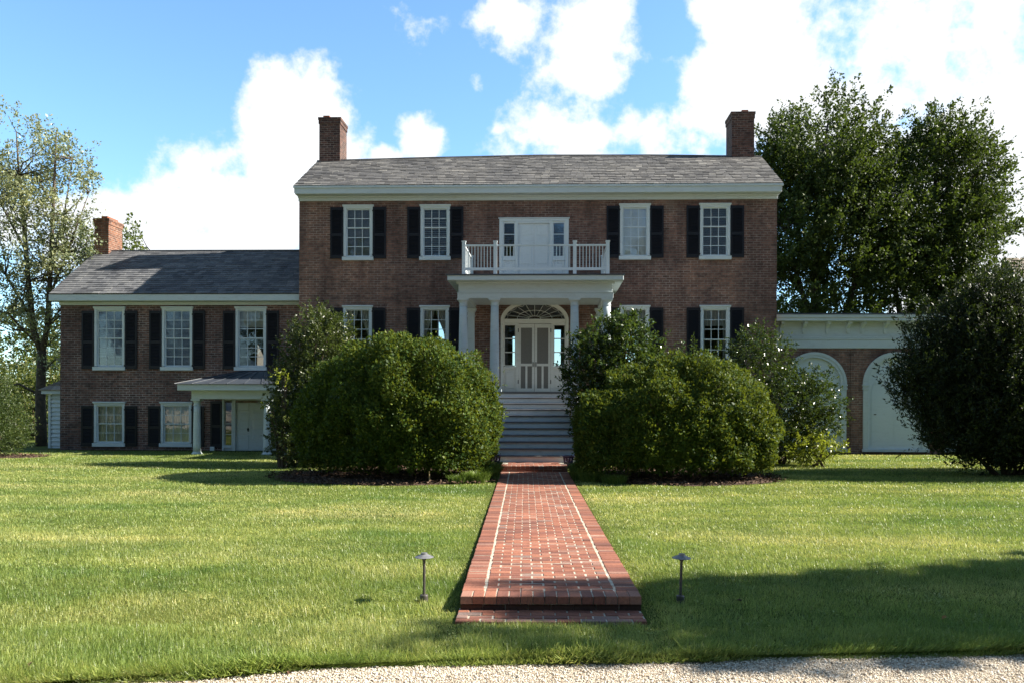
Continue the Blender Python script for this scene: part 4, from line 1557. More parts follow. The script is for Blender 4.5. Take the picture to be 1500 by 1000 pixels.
def build_wing():
    H = wing
    y = .6
    XL, XR, DEP = -15.93, -7.725, 4.9
    holes = []
    for cx, dr in ((-14.25, ('blind', .040, 1.0)), (-11.97, ('blind', .040, 1.0)), (-9.50, ('valance', .30))):
        holes.append(window(H, cx, 1.03, 2.915, 5.015, 3, 3, dr, yw=y))
        shutter(H, cx - .515 - .42, cx - .519, 2.955, 4.875, y - .012)
        shutter(H, cx + .519, cx + .515 + .42, 2.955, 4.875, y - .012, side=-1)
    for cx in (-14.25, -11.995):
        holes.append(window(H, cx, 1.04, .385, 1.872, 2, 2, ('cafe',), yw=y))
        shutter(H, cx - .52 - .42, cx - .524, .395, 1.735, y - .012)
        shutter(H, cx + .524, cx + .52 + .42, .395, 1.735, y - .012, side=-1)
    # sidelight and door under the side porch
    shutter(H, -10.84, -10.46, .36, 1.90, y - .012)
    holes.append((-10.42, -8.62, .20, 1.86))
    mb = MB()
    wall_front(mb, XL, XR, .1, 5.30, y, holes)
    mb.quad((XL, y + DEP, .1), (XL, y, .1), (XL, y, 5.3), (XL, y + DEP, 5.3))
    mb.add([(XL, y, 5.3), (XL, y + DEP / 2, 7.2), (XL, y + DEP, 5.3)], [(0, 1, 2)])
    mb.quad((XR, y + DEP, .1), (XL, y + DEP, .1), (XL, y + DEP, 5.3), (XR, y + DEP, 5.3))
    mb.quad((XR, y, .1), (XR, y + DEP, .1), (XR, y + DEP, 5.3), (XR, y, 5.3))
    mb.build('wall', M['brick_wing'], H)
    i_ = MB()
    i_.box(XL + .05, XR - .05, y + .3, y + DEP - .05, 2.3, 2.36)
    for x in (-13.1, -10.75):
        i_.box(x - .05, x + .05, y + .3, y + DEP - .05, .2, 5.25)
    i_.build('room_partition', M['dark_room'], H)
    ey, ez, ry, rz = .20, 5.40, 3.05, 7.33
    m_ = MB()
    a, b = XL - .14, XR + .02
    m_.quad((a, ey, ez), (b, ey, ez), (b, ry, rz), (a, ry, rz))
    m_.quad((a, ry, rz), (b, ry, rz), (b, 2 * ry - ey, ez), (a, 2 * ry - ey, ez))
    m_.quad((b, ey, ez - .03), (a, ey, ez - .03), (a, ry, rz - .05), (b, ry, rz - .05))
    m_.quad((b, ry, rz - .05), (a, ry, rz - .05), (a, 2 * ry - ey, ez - .03), (b, 2 * ry - ey, ez - .03))
    slates(m_, a - .005, b, (ey, ez), (ry, rz), .25, .155, th=.010, jit=.006)
    m_.box(a, b, ry - .08, ry + .08, rz - .03, rz + .012)
    roof = m_.build('roof', M['slate_wing'], H)
    chimney(roof, -16.02, -15.50, 2.78, 3.72, 6.85, 8.45, cap_x=.6, mat='brick_chimney')
    c = MB()
    c.cbox(a - .02, XR - .002, ey + .01, y - .02, 5.16, 5.385, .012)
    c.build('fascia', M['white'], H)
    c = MB()
    c.cbox(XL - .01, XR - .002, y - .05, y - .001, 5.06, 5.158)
    c.build('frieze_board', M['white'], H)
    c = MB()
    for (y0, z0, y1, z1) in ((.22, 5.37, 3.05, 7.27), (5.88, 5.37, 3.05, 7.27)):
        c.hexa([(XL - .13, y0, z0 - .16), (XL - .002, y0, z0 - .16), (XL - .002, y1, z1 - .2), (XL - .13, y1, z1 - .2),
                (XL - .13, y0, z0 - .02), (XL - .002, y0, z0 - .02), (XL - .002, y1, z1 - .04), (XL - .13, y1, z1 - .04)])
    c.build('rake_board', M['white'], H)
    # side porch
    W = M['white']
    f = MB()
    f.cbox(-10.45, -10.39, y - .04, y + .12, .2, 1.93)
    f.cbox(-10.12, -10.0, y - .04, y + .12, .2, 1.93)
    f.cbox(-9.0, -8.88, y - .04, y + .12, .2, 1.93)
    f.cbox(-8.66, -8.60, y - .04, y + .12, .2, 1.93)
    f.cbox(-10.45, -8.60, y - .042, y + .12, 1.932, 1.99)
    fr = f.build('side_door_frame', W, H)
    for (a_, b_) in ((-10.39, -10.12), (-8.88, -8.66)):
        s = MB()
        s.box(a_, b_, y, y + .06, 1.86, 1.93)
        s.cbox(a_, b_, y - .05, y + .06, .35, .45)
        s.box(a_, b_, y + .01, y + .06, .2, .349)
        s.box(a_, a_ + .03, y + .001, y + .05, .45, 1.86)
        s.box(b_ - .03, b_, y + .001, y + .05, .45, 1.86)
        for k in range(1, 4):
            z = .45 + 1.41 * k / 4
            s.box(a_ + .03, b_ - .03, y + .01, y + .045, z - .01, z + .01)
        s.build('sidelight', W, fr)
        g = MB()
        g.quad((a_ + .02, y + .03, .45), (b_ - .02, y + .03, .45), (b_ - .02, y + .03, 1.87), (a_ + .02, y + .03, 1.87))
        g.build('pane', M['glass'], fr)
    for k, (a_, b_) in enumerate(((-9.998, -9.502), (-9.498, -9.002))):
        s = MB()
        s.box(a_, b_, y + .03, y + .07, .2, 1.93)
        for (c0, c1) in ((1.60, 1.85), (.98, 1.52), (.30, .78)):
            s.cbox(a_ + .07, b_ - .07, y + .014, y + .0295, c0, c1, .012)
        d = s.build('side_door', M['white'], H)
        if k == 0:
            q = MB()
            q.lathe(a_ + .40, y + .005, [(.012, .93), (.03, .95), (.03, .99), (.012, 1.01)], 10)
            q.box(a_ + .385, a_ + .415, y + .012, y + .0295, .90, 1.03)
            q.build('handle', M['iron'], d)
    v = MB()
    v.cbox(-10.84, -10.69, y - .08, y - .001, .25, .40)
    v.build('vent_box', M['white_clean'], H)
    yf = -1.4
    for x in (-10.43, -8.26):
        column(H, x, yf, .19, 1.96, .115, .095, W)
    p = MB()
    p.cbox(-10.55, -8.14, yf - .13, yf + .13, 1.962, 2.215)
    for x in (-10.55, -8.34):
        p.box(x, x + .2, yf + .131, y - .001, 1.964, 2.213)
    p.build('porch_beam', W, H)
    p = MB()
    p.cbox(-10.87, -7.80, yf - .40, y - .002, 2.217, 2.41, .012)
    p.build('porch_fascia', W, H)
    p = MB()
    e0, e1, ye, zt = -10.93, -7.74, yf - .46, 2.413
    r0, r1, zr = -9.75, -8.95, 2.90
    p.add([(e0, ye, zt), (e1, ye, zt), (e1, y - .003, zt), (e0, y - .003, zt), (r0, y - .003, zr), (r1, y - .003, zr)],
          [(0, 1, 5, 4), (0, 4, 3), (1, 2, 5), (3, 2, 1, 0)])
    for k in range(1, 6):
        t = k / 6
        xa_, xb_ = e0 + (e1 - e0) * t, r0 + (r1 - r0) * t
        p.tube([(xa_, ye, zt + .012), (xb_, y - .01, zr + .012)], .012, 5)
    p.tube([(e0, ye, zt + .01), (r0, y - .01, zr + .01)], .014, 5)
    p.tube([(e1, ye, zt + .01), (r1, y - .01, zr + .01)], .014, 5)
    p.build('porch_roof', M['metal_roof'], H)
    p = MB()
    p.box(-10.75, -7.95, yf - .25, y - .01, .05, .19)
    p.build('porch_slab', M['grey_board'], H)


build_wing()

arcade = thing('arcade', 'long white and brick arcade wall with blind arched doors right of the main house', 'arcade', HO, YAW)


def build_arcade():
    H = arcade
    y, X0, X1 = .6, 7.57, 18.0
    cs = [8.93, 11.52, 14.11, 16.70]
    r, zs = .88, 2.50
    mb = MB()
    wall_front(mb, X0, X1, .1, 3.66, y, [(c - r, c + r, .38, zs) for c in cs], depth=.22, arches=[(c, r, r, zs) for c in cs])
    mb.box(X0, X1, y + .3, y + 3.0, .1, 4.3)
    # the piers between the arches stand a little proud of the wall
    for c in cs[:-1]:
        mb.box(c + 1.17, c + 1.42, y - .03, y - .002, .12, 3.63)
    mb.build('wall', M['brick'], H)
    for c in cs:
        f = MB()
        f.arch_band(c, zs, 1.04, 1.04, .95, .95, y - .055, y - .001)
        f.arch_band(c, zs, .949, .949, .86, .86, y - .035, y + .10)
        for s in (-1, 1):
            xa, xb = sorted((c + s * 1.03, c + s * .86))
            f.cbox(xa, xb, y - .04, y + .10, .42, zs - .17)
            xa, xb = sorted((c + s * 1.05, c + s * .845))
            f.cbox(xa, xb, y - .06, y + .10, zs - .168, zs - .10)
            f.cbox(xa + .012, xb - .012, y - .05, y + .10, zs - .098, zs - .05)
            f.cbox(xa - .01, xb + .01, y - .075, y + .10, zs - .048, zs - .001)
        f.cbox(c - 1.06, c + 1.06, y - .09, y + .10, .33, .419)
        a = f.build('arch_frame', M['white'], H)
        d = MB()
        d.box(c - .859, c + .859, y + .05, y + .09, .42, zs - .002)
        d.half_disc(c, zs - .003, .859, .859, y + .052)
        d.arch_band(c, zs, .60, .60, .55, .55, y + .035, y + .051, 24)
        d.arch_band(c, zs - .3, .74, .74 * 1.05, .70, .70 * 1.05, y + .038, y + .0508, 24)
        for (p, q) in ((-.74, -.70), (.70, .74)):
            d.box(c + p, c + q, y + .038, y + .0492, .55, zs - .3)
        d.box(c - .70, c + .70, y + .038, y + .0492, .55, .59)
        d.box(c - .012, c + .012, y + .040, y + .0492, .6, 2.9)
        dd = d.build('blind_door', M['white_clean'], H)
        k = MB()
        k.box(c - .66, c - .59, y + .02, y + .0375, 1.52, 1.55)
        k.build('handle', M['iron'], dd)
    e = MB()
    e.cbox(X0 + .002, X1, y - .04, y + .299, 3.662, 3.93)
    e.cbox(X0 + .002, X1, y - .065, y + .298, 3.932, 3.985, .01)
    e.cbox(X0 + .002, X1, y - .045, y + .299, 3.987, 4.06)
    e.cbox(X0 + .002, X1, y - .01, y + .299, 4.062, 4.50)
    e.build('entablature', M['white'], H)
    x = X0 + .25
    xs = []
    for c in cs:
        xs += [c - 1.07, c - .34, c + .40, c + 1.07]
    for x in xs:
        if x < X0 + .08 or x > X1:
            continue
        b = MB()
        pts = [(y - .012, 4.13), (y - .06, 4.13), (y - .07, 4.30), (y - .20, 4.40), (y - .30, 4.42), (y - .30, 4.498), (y - .012, 4.498)]
        n = len(pts)
        vs = [(x - .05, p[0], p[1]) for p in pts] + [(x + .05, p[0], p[1]) for p in pts]
        b.add(vs, [tuple(reversed(range(n))), tuple(range(n, 2 * n))] + [(k, (k + 1) % n, n + (k + 1) % n, n + k) for k in range(n)])
        b.build('bracket', M['white'], H)
    c = MB()
    c.cbox(X0 + .002, X1, y - .42, y + .30, 4.502, 4.60)
    c.cbox(X0 + .002, X1, y - .46, y + .30, 4.602, 4.70, .012)
    c.build('cornice', M['white'], H)
    r_ = MB()
    r_.hexa([(X0 + .003, y - .49, 4.702), (X1, y - .49, 4.702), (X1, y + 3.2, 4.702), (X0 + .003, y + 3.2, 4.702),
             (X0 + .003, y - .49, 4.735), (X1, y - .49, 4.735), (X1, y + 3.2, 4.95), (X0 + .003, y + 3.2, 4.95)])
    r_.build('roof', M['metal_roof'], H)


build_arcade()


def shingle_roof(mb, x0, x1, e, r, wid=.28, ex=.24):
    slates(mb, x0, x1, e, r, wid, ex, th=.02, jit=.01)


def build_annex():
    H = thing('clapboard_annex', 'small white clapboard annex with grey shingled roof at the far left of the wing', 'annex', HO, YAW)
    x0, x1, y0, y1 = -16.92, -15.96, 1.6, 4.4
    w = MB()
    n = 13
    z0, z1 = .2, 2.12
    for i in range(n):
        a, b = z0 + (z1 - z0) * i / n, z0 + (z1 - z0) * (i + 1) / n
        w.hexa([(x0 + .09, y0 - .055, a + .012), (x1, y0 - .055, a + .012), (x1, y0 + .05, a), (x0 + .09, y0 + .05, a),
                (x0 + .09, y0 - .004, b + .012), (x1, y0 - .004, b + .012), (x1, y0 + .05, b + .012), (x0 + .09, y0 + .05, b + .012)])
    w.box(x0 + .01, x1, y0 + .052, y1, z0, z1)
    w.build('wall', M['white_clean'], H)
    c = MB()
    c.box(x0, x0 + .088, y0 - .065, y0 + .1, z0, z1)
    c.build('corner_board', M['white_clean'], H)
    f = MB()
    f.cbox(x0 - .15, x1, y0 - .22, y0 + .05, z1 + .014, z1 + .13)
    f.build('fascia', M['white'], H)
    r = MB()
    # hipped corner: front slope and left slope, both shingled
    yl = y0 - .26
    nrow = 5
    for k in range(nrow):
        t0, t1 = k / nrow, (k + 1.1) / nrow
        zA, zB = z1 + .135 + .78 * t0, z1 + .135 + .78 * min(t1, 1)
        xa, xb = x0 - .22 + 1.1 * t0, x0 - .22 + 1.1 * min(t1, 1)
        ya, yb = yl + 1.1 * t0, yl + 1.1 * min(t1, 1)
        x = xa
        while x < x1 - .02:
            q = min(x + random.uniform(.14, .26), x1)
            top0 = max(x + .004, xb)
            if q > xb + .01 or True:
                r.hexa([(x + .004, ya, zA), (q - .004, ya, zA), (max(q - .004, xb), yb, zB), (top0, yb, zB),
                        (x + .004, ya - .01, zA + .03), (q - .004, ya - .01, zA + .03), (max(q - .004, xb), yb, zB + .01), (top0, yb, zB + .01)])
            x = q
        r.hexa([(xa, ya, zA), (xb, yb, zB), (xb, y1, zB), (xa, y1, zA), (xa - .01, ya, zA + .03), (xb, yb, zB + .012), (xb, y1, zB + .012), (xa - .01, y1, zA + .03)])
    r.build('roof', M['wood_shingle'], H)


build_annex()


def build_outbuilding():
    H = thing('outbuilding', 'white clapboard gable with wooden shingle roof behind the dark yew at far right', 'outbuilding', (0, 0, 0), 0)
    x0, x1, ya, yb, zr, ze = 22.6, 32.0, 36.0, 41.0, 8.75, 5.9
    ym = (ya + yb) / 2
    w = MB()
    w.box(x0 + .15, x1, ya, yb, .2, ze - .03)
    w.add([(x0 + .15, ya, ze - .03), (x0 + .15, yb, ze - .03), (x0 + .15, ym, zr - .06)], [(0, 2, 1)])
    n = 14
    for i in range(n):
        z = ze - .05 + (zr - ze) * i / n
        t = 1 - i / n
        hy = (ym - ya) * t
        w.box(x0 + .125, x0 + .149, ym - hy + .03, ym + hy - .03, z, z + .17)
    w.build('wall', M['white_clean'], H)
    b = MB()
    for (y0, y1) in ((ya - .3, ym), (yb + .3, ym)):
        b.hexa([(x0, y0, ze - .36), (x0 + .12, y0, ze - .36), (x0 + .12, y1, zr - .24), (x0, y1, zr - .24),
                (x0, y0, ze - .1), (x0 + .12, y0, ze - .1), (x0 + .12, y1, zr - .02), (x0, y1, zr - .02)])
    b.build('rake_board', M['white'], H)
    r = MB()
    shingle_roof(r, x0 - .05, x1, (ya - .35, ze - .30), (ym, zr), .30, .22)
    r.quad((x0 - .05, ya - .35, ze - .31), (x1, ya - .35, ze - .31), (x1, ym, zr - .01), (x0 - .05, ym, zr - .01))
    r.quad((x0 - .05, ym, zr - .01), (x1, ym, zr - .01), (x1, yb + .35, ze - .31), (x0 - .05, yb + .35, ze - .31))
    r.build('roof', M['wood_shingle'], H)


build_outbuilding()

# ------------------------------------------------------------------ plants


def clipped_bush(name, label, lobes, n, size, mat, seed, p=2.5):
    """a dense rounded shrub: leaves on lumpy shells of merged superellipsoids (x, y, rx, ry, height)"""
    bx, by = lobes[0][0], lobes[0][1]
    root = thing(name, label, 'bush', (bx, by, gz(by)))
    g = np.random.default_rng(seed)
    area = np.array([(l[2] + l[3]) * l[4] for l in lobes])
    out_p, out_d = [], []

    def field(Q, l):
        cz = l[4] * .42
        dz = Q[:, 2] - cz
        rz = np.where(dz > 0, l[4] - cz, cz * 1.30)
        return (np.abs((Q[:, 0] - l[0] + bx) / l[2]) ** p + np.abs((Q[:, 1] - l[1] + by) / l[3]) ** p + np.abs(dz / rz) ** p) ** (1 / p)
    for l, ar in zip(lobes, area):
        m = int(n * ar / area.sum())
        d = unit(g.normal(size=(m, 3)) * np.array([1, 1, .9]))
        cz = l[4] * .42
        rz = np.where(d[:, 2] > 0, l[4] - cz, cz * 1.30)
        q = (np.abs(d[:, 0] / l[2]) ** p + np.abs(d[:, 1] / l[3]) ** p + np.abs(d[:, 2] / rz) ** p) ** (-1 / p)
        S = d * q[:, None] + np.array([l[0] - bx, l[1] - by, 0])
        lump = .050 * SinNoise(1.2, 24, seed)(S) + .060 * SinNoise(3.2, 28, seed + 1)(S) + .045 * SinNoise(7.0, 28, seed + 2)(S)
        depth = g.random(m) ** 1.5
        spike = np.where(g.random(m) < .05, g.uniform(0, .09, m), 0)
        k_ = 1 + lump + spike - .22 * depth
        S = d * (q * k_)[:, None] + np.array([l[0] - bx, l[1] - by, cz])
        keep = S[:, 2] > .16 + .26 * g.random(m)
        for o in lobes:
            if o is not l:
                keep &= field(S, o) > .80
        S, d = S[keep], d[keep]
        out_p.append(S)
        out_d.append(unit(d / np.array([l[2], l[3], l[4] * .5])))
    P, N_ = np.concatenate(out_p), np.concatenate(out_d)
    D = N_ * .45 + np.array([0, 0, .30]) + g.normal(0, .60, (len(P), 3))
    V = leaf_quads(P, D, size * np.clip(g.gamma(6, 1 / 6, len(P)), .45, 2.0), .58, normal=N_ + np.array([0, 0, .25]) + g.normal(0, .50, (len(P), 3)))
    fast_mesh('foliage', V, 4, mat, root)
    m_ = MB()
    l = lobes[0]
    for i in range(9):
        a = g.uniform(0, 6.28)
        rr = g.uniform(.1, .5)
        e = (l[2] * .7 * math.cos(a), l[3] * .7 * math.sin(a), l[4] * g.uniform(.5, .85))
        b = (rr * l[2] * .5 * math.cos(a), rr * l[3] * .5 * math.sin(a), -.02)
        m_.tube([b, ((b[0] + e[0]) * .45, (b[1] + e[1]) * .45, e[2] * .45), e], [.05, .035, .012], 6)
    m_.build('stem', M['twig'], root)
    return root


def shoots(P, D, length, per, size, g, droop=.0, spread=.9, width=.5, fill=.15):
    """leaves set along shoots starting at P in direction D"""
    n = len(P)
    D = unit(D)
    t = g.random((n, per)) ** .8
    L_ = (length * g.uniform(.6, 1.35, n))[:, None]
    Q = P[:, None, :] + D[:, None, :] * (t * L_)[..., None] + g.normal(0, fill, (n, per, 3)) * L_[..., None] * (1.05 - t)[..., None]
    Q[..., 2] -= droop * (t * L_) ** 2
    LD = D[:, None, :] * .7 + g.normal(0, spread, (n, per, 3))
    s = size * g.uniform(.6, 1.4, (n, per))
    return leaf_quads(Q.reshape(-1, 3), LD.reshape(-1, 3), s.reshape(-1), width)


def blob_points(blobs, n, g, inner=.55):
    """points in the outer part of several ellipsoids, by volume"""
    w = np.array([b[3] * b[4] * b[5] for b in blobs]) ** .75
    idx = g.choice(len(blobs), n, p=w / w.sum())
    B = np.array(blobs)[idx]
    d = unit(g.normal(size=(n, 3)))
    r = g.uniform(inner ** 3, 1, n) ** (1 / 3)
    P = B[:, :3] + d * B[:, 3:6] * r[:, None]
    O = unit(d / B[:, 3:6])
    return P, O


def free_shrub(name, label, base, blobs, nsh, per, length, size, mat, seed, up=.5, out=1.0, spread=.9, width=.5, cat='shrub', stems=10, inner=.45, fill=.15, droop=0., twig=None, zmin=.05):
    root = thing(name, label, cat, (base[0], base[1], gz(base[1])))
    g = np.random.default_rng(seed)
    bl = [(b[0] - base[0], b[1] - base[1], b[2], b[3], b[4], b[5]) for b in blobs]
    P, O = blob_points(bl, nsh, g, inner)
    k = P[:, 2] > zmin
    P, O = P[k], O[k]
    D = O * out + np.array([0, 0, up]) + g.normal(0, .35, P.shape)
    V = shoots(P, D, length, per, size, g, droop, spread, width, fill)
    V = V.reshape(-1, 4, 3)
    V = V[V[:, :, 2].min(1) > .0].reshape(-1, 3)
    fast_mesh('foliage', V, 4, mat, root)
    m_ = MB()
    for i in range(stems):
        e = P[g.integers(len(P))]
        b = np.array([e[0] * .12 + g.normal(0, .06), e[1] * .12 + g.normal(0, .06), -.03])
        mid = np.array([e[0] * .45, e[1] * .45, e[2] * .55])
        m_.tube([b, mid, e], [.04, .026, .008], 6)
    m_.build('stem', twig or M['twig'], root)
    return root


clipped_bush('boxwood', 'huge rounded boxwood left of the path, broader and taller of the two front bushes',
             [(-2.60, 18.1, 2.02, 1.55, 3.08), (-3.78, 18.3, 1.24, 1.35, 2.50), (-1.62, 18.2, 1.06, 1.15, 2.40)], 330000, .054, M['boxwood'], 11, p=2.15)
clipped_bush('boxwood', 'huge rounded boxwood right of the path, lower of the two front bushes',
             [(3.38, 18.0, 1.86, 1.50, 2.70), (2.16, 17.9, 1.10, 1.10, 2.0), (4.40, 18.05, 1.07, 1.15, 2.02)], 280000, .052, M['boxwood'], 21, p=2.15)

# pale cut stem standing at the front of the left bush
ps = MB()
ps.tube([(0, 0, -.02), (.008, 0, .1), (0, .01, .26)], [.016, .014, .013], 7)
o = ps.build('plant_stake', M['cut_stem'])
o.location = (-1.95, 16.75, gz(16.75))
tag(o, 'short pale stake standing in the mulch below the left boxwood', 'stake')

free_shrub('holly_shrub', 'loose dark holly between the wing porch and the left boxwood', (-5.9, 21.6),
           [(-5.45, 21.6, 2.3, .95, .9, 1.75), (-5.15, 21.4, 2.9, .70, .7, 1.0), (-6.15, 21.6, 1.7, .55, .6, .95), (-5.7, 21.2, .9, .8, .8, .8), (-4.9, 21.0, 1.4, .9, .9, 1.3), (-5.5, 20.8, .9, .85, .8, 1.1)],
           3900, 18, .30, .066, M['olive'], 31, up=.7, spread=.8, inner=.3, stems=16)
lime = free_shrub('lime_sapling', 'bright lime green sapling spray poking from the left dark holly', (-6.05, 20.5),
                  [(-6.1, 20.45, 2.25, .32, .15, .07), (-6.35, 20.45, 1.45, .16, .12, .09), (-6.0, 20.5, 1.2, .12, .1, .1)], 26, 9, .20, .065, M['lime_leaf'], 33, up=.15, stems=6)
free_shrub('camellia', 'glossy dark green camellia standing close beside the right side of the porch stair', (2.35, 21.5),
           [(2.2, 21.5, 2.35, 1.1, .8, 1.5), (1.75, 21.4, 2.6, .62, .6, .85), (2.75, 21.5, 2.7, .75, .7, 1.2), (2.6, 21.5, 3.55, .3, .3, .45), (2.3, 21.5, 1.2, .95, .8, 1.1)],
           1900, 17, .28, .085, M['camellia'], 41, up=.4, spread=.9, inner=.35, stems=12)
free_shrub('young_shrub', 'thin upright light shoots rising above the right boxwood before the rightmost window', (4.6, 21.8),
           [(4.35, 21.8, 2.7, .30, .25, .85), (5.0, 21.8, 2.5, .35, .25, .65), (3.55, 21.7, 2.6, .28, .25, .75), (4.6, 21.8, 1.6, 1.2, .5, 1.0)],
           260, 13, .34, .07, M['camellia'], 43, up=1.3, spread=.7, inner=.2, stems=18)
free_shrub('holly_shrub', 'spreading glossy holly in front of the first arch at the right house corner', (6.75, 22.1),
           [(6.4, 22.1, 2.1, .95, .9, 1.55), (7.0, 22.0, 1.5, 1.15, .95, 1.05), (7.8, 21.9, 1.7, .7, .6, .35), (6.9, 22.2, .7, 1.1, .9, .7), (6.1, 22.2, 2.9, .5, .5, .65), (7.9, 21.9, 1.1, .5, .5, .3), (7.7, 22.0, 2.25, .5, .4, .22)],
           1900, 16, .30, .075, M['holly'], 51, up=.25, spread=.85, inner=.3, stems=14)
free_shrub('low_shrub', 'low yellow green shrub at the foot of the holly beside the first arch', (7.6, 21.3),
           [(7.5, 21.3, .38, .55, .4, .4), (7.95, 21.3, .55, .3, .3, .25), (7.2, 21.2, .6, .45, .35, .35)], 190, 13, .24, .075, M['lime_leaf'], 53, up=.4, stems=6)
free_shrub('yew', 'massive nearly black yew with upright plumes at the right edge', (11.25, 19.0),
           [(12.6, 18.9, .75, 1.5, 1.1, .7), (11.3, 18.8, .7, 1.2, 1.0, .6), (14.0, 19.2, .9, 1.3, 1.1, .8), (11.51, 19.09, 1.71, 1.96, 1.69, 1.78), (10.97, 19.09, 2.78, 1.34, 1.25, 1.34), (12.31, 19.27, 2.34, 1.52, 1.34, 1.29), (13.56, 19.45, 1.98, 1.52, 1.43, 1.52), (9.63, 18.91, 2.07, 0.76, 0.71, 0.89), (8.88, 18.73, 2.07, 0.49, 0.45, 0.37), (9.1, 18.82, 1.54, 0.45, 0.45, 0.45), (10.35, 18.73, 1.0, 1.29, 1.07, 0.85), (12.31, 18.64, 0.91, 1.61, 1.07, 0.8), (9.14, 19.0, 2.83, 0.18, 0.22, 0.85), (9.59, 19.0, 3.01, 0.2, 0.22, 0.89), (10.04, 19.0, 3.14, 0.27, 0.31, 0.89), (10.62, 19.0, 3.68, 0.29, 0.36, 0.85), (11.15, 19.0, 3.85, 0.32, 0.36, 0.76), (11.51, 19.18, 3.99, 0.36, 0.36, 0.62), (12.04, 19.18, 3.32, 0.45, 0.36, 0.54), (12.76, 19.18, 3.23, 0.54, 0.36, 0.54)],
           12500, 26, .54, .080, M['yew'], 61, up=1.25, out=.75, spread=.55, width=.34, inner=.30, stems=20, fill=.13)
free_shrub('juniper', 'feathery green conifer in the mulch at the left edge', (-15.4, 23.8),
           [(-15.5, 23.8, .8, 1.0, .8, .85), (-15.6, 23.8, 1.5, .8, .7, .75), (-14.95, 23.7, .5, .45, .5, .4)], 1500, 18, .30, .055, M['juniper'], 71, up=.9, spread=.6, width=.3, inner=.35, stems=8)


def tree(name, label, base, trunk_pts, trunk_r, limbs, blobs, ncl, per, length, size, leaf, bark, seed, up=.35, out=.9, spread=1.0, inner=.25, flat=None, fill=.30, gap=0.0, gscale=.6, droop=.0, twigs=60):
    """trunk and limbs as tubes (limbs: list of (start fraction point, ...)), crown as shoots through ellipsoids"""
    root = thing(name, label, 'tree', (base[0], base[1], gz(base[1])))
    g = np.random.default_rng(seed)
    z0 = gz(base[1])
    loc = lambda p: (p[0] - base[0], p[1] - base[1], p[2] - z0)
    tr = MB()
    for pts, rr in zip(trunk_pts, trunk_r):
        tr.tube([loc(p) for p in pts], rr, 10)
    ax = [np.array(loc(p)) for pts in trunk_pts for p in pts[1:]] + [np.array(loc(p)) for pts, _ in limbs for p in pts[1:]]
    for pts, rr in limbs:
        tr.tube([loc(p) for p in pts], rr, 8)
    bl = [(*loc(b[:3]), *b[3:6]) for b in blobs]
    P, O = blob_points(bl, ncl, g, inner)
    if gap > 0:
        nz = SinNoise(gscale, 20, seed + 9)(P)
        k = nz > np.quantile(nz, gap)
        P, O = P[k], O[k]
    A = np.array(ax)
    sel = g.choice(len(P), min(twigs, len(P)), replace=False)
    for i in sel:
        e = P[i]
        j = np.argmin(((A - e) ** 2).sum(1) + np.where(A[:, 2] > e[2] - .2, 9.0, 0))
        a = A[j]
        mid = (a + e) / 2 + g.normal(0, .12, 3) - np.array([0, 0, .15])
        L_ = np.linalg.norm(e - a)
        r0 = min(.012 + .012 * L_, .055)
        tr.tube([tuple(a), tuple(mid), tuple(e)], [r0, r0 * .6, .008], 5)
    tr.build('trunk', bark, root, smooth=True)
    D = O * out + np.array([0, 0, up]) + g.normal(0, .35, P.shape)
    V = shoots(P, D, length, per, size, g, droop, spread, .6, fill)
    fast_mesh('crown', V, 4, leaf, root)
    return root


# two big maples behind the arcade
tree('maple_tree', 'tallest dense dark maple rising behind the arcade beside the right chimney', (14.0, 38.5),
     [[(14.0, 38.5, .2), (14.0, 38.5, 3.0), (13.7, 38.5, 5.5), (13.6, 38.4, 8.5), (13.8, 38.5, 12.0), (14.2, 38.5, 15.0)]],
     [[.42, .34, .28, .22, .13, .04]],
     [([(14.0, 38.5, 3.4), (14.7, 38.4, 5.0), (15.4, 38.3, 7.5), (16.0, 38.4, 10.5)], [.25, .2, .13, .04]),
      ([(14.0, 38.5, 2.6), (15.2, 38.3, 4.6), (16.6, 38.3, 6.4), (17.6, 38.4, 8.6)], [.24, .2, .13, .04]),
      ([(13.8, 38.5, 5.0), (12.9, 38.3, 7.2), (12.2, 38.4, 10.0)], [.18, .12, .04]),
      ([(13.65, 38.5, 7.0), (14.5, 38.9, 9.5), (15.0, 39, 12.5)], [.16, .1, .03])],
     [(14.0, 38.5, 12.9, 2.6, 2.6, 2.9), (14.6, 38.4, 9.5, 3.5, 3.0, 3.0), (12.6, 38.4, 9.8, 1.9, 2.2, 3.0), (12.4, 38.4, 6.6, 1.6, 2.0, 2.2), (14.3, 38.4, 14.2, 1.5, 1.6, 1.8), (12.7, 38.4, 13.0, 1.2, 1.5, 1.5),
      (16.2, 38.4, 12.2, 1.5, 1.8, 1.9), (16.9, 38.4, 10.2, 1.4, 1.8, 1.6), (16.9, 38.4, 7.6, 1.7, 1.8, 1.7), (14.3, 38.4, 5.6, 2.4, 2.0, 1.4), (11.7, 38.4, 9.0, 1.0, 1.5, 2.4), (11.6, 38.4, 12.2, .8, 1.2, 1.0)],
     2900, 54, 1.35, .142, M['maple'], M['bark_dark'], 81, up=.75, gap=.26, gscale=1.0, twigs=110, fill=.20)
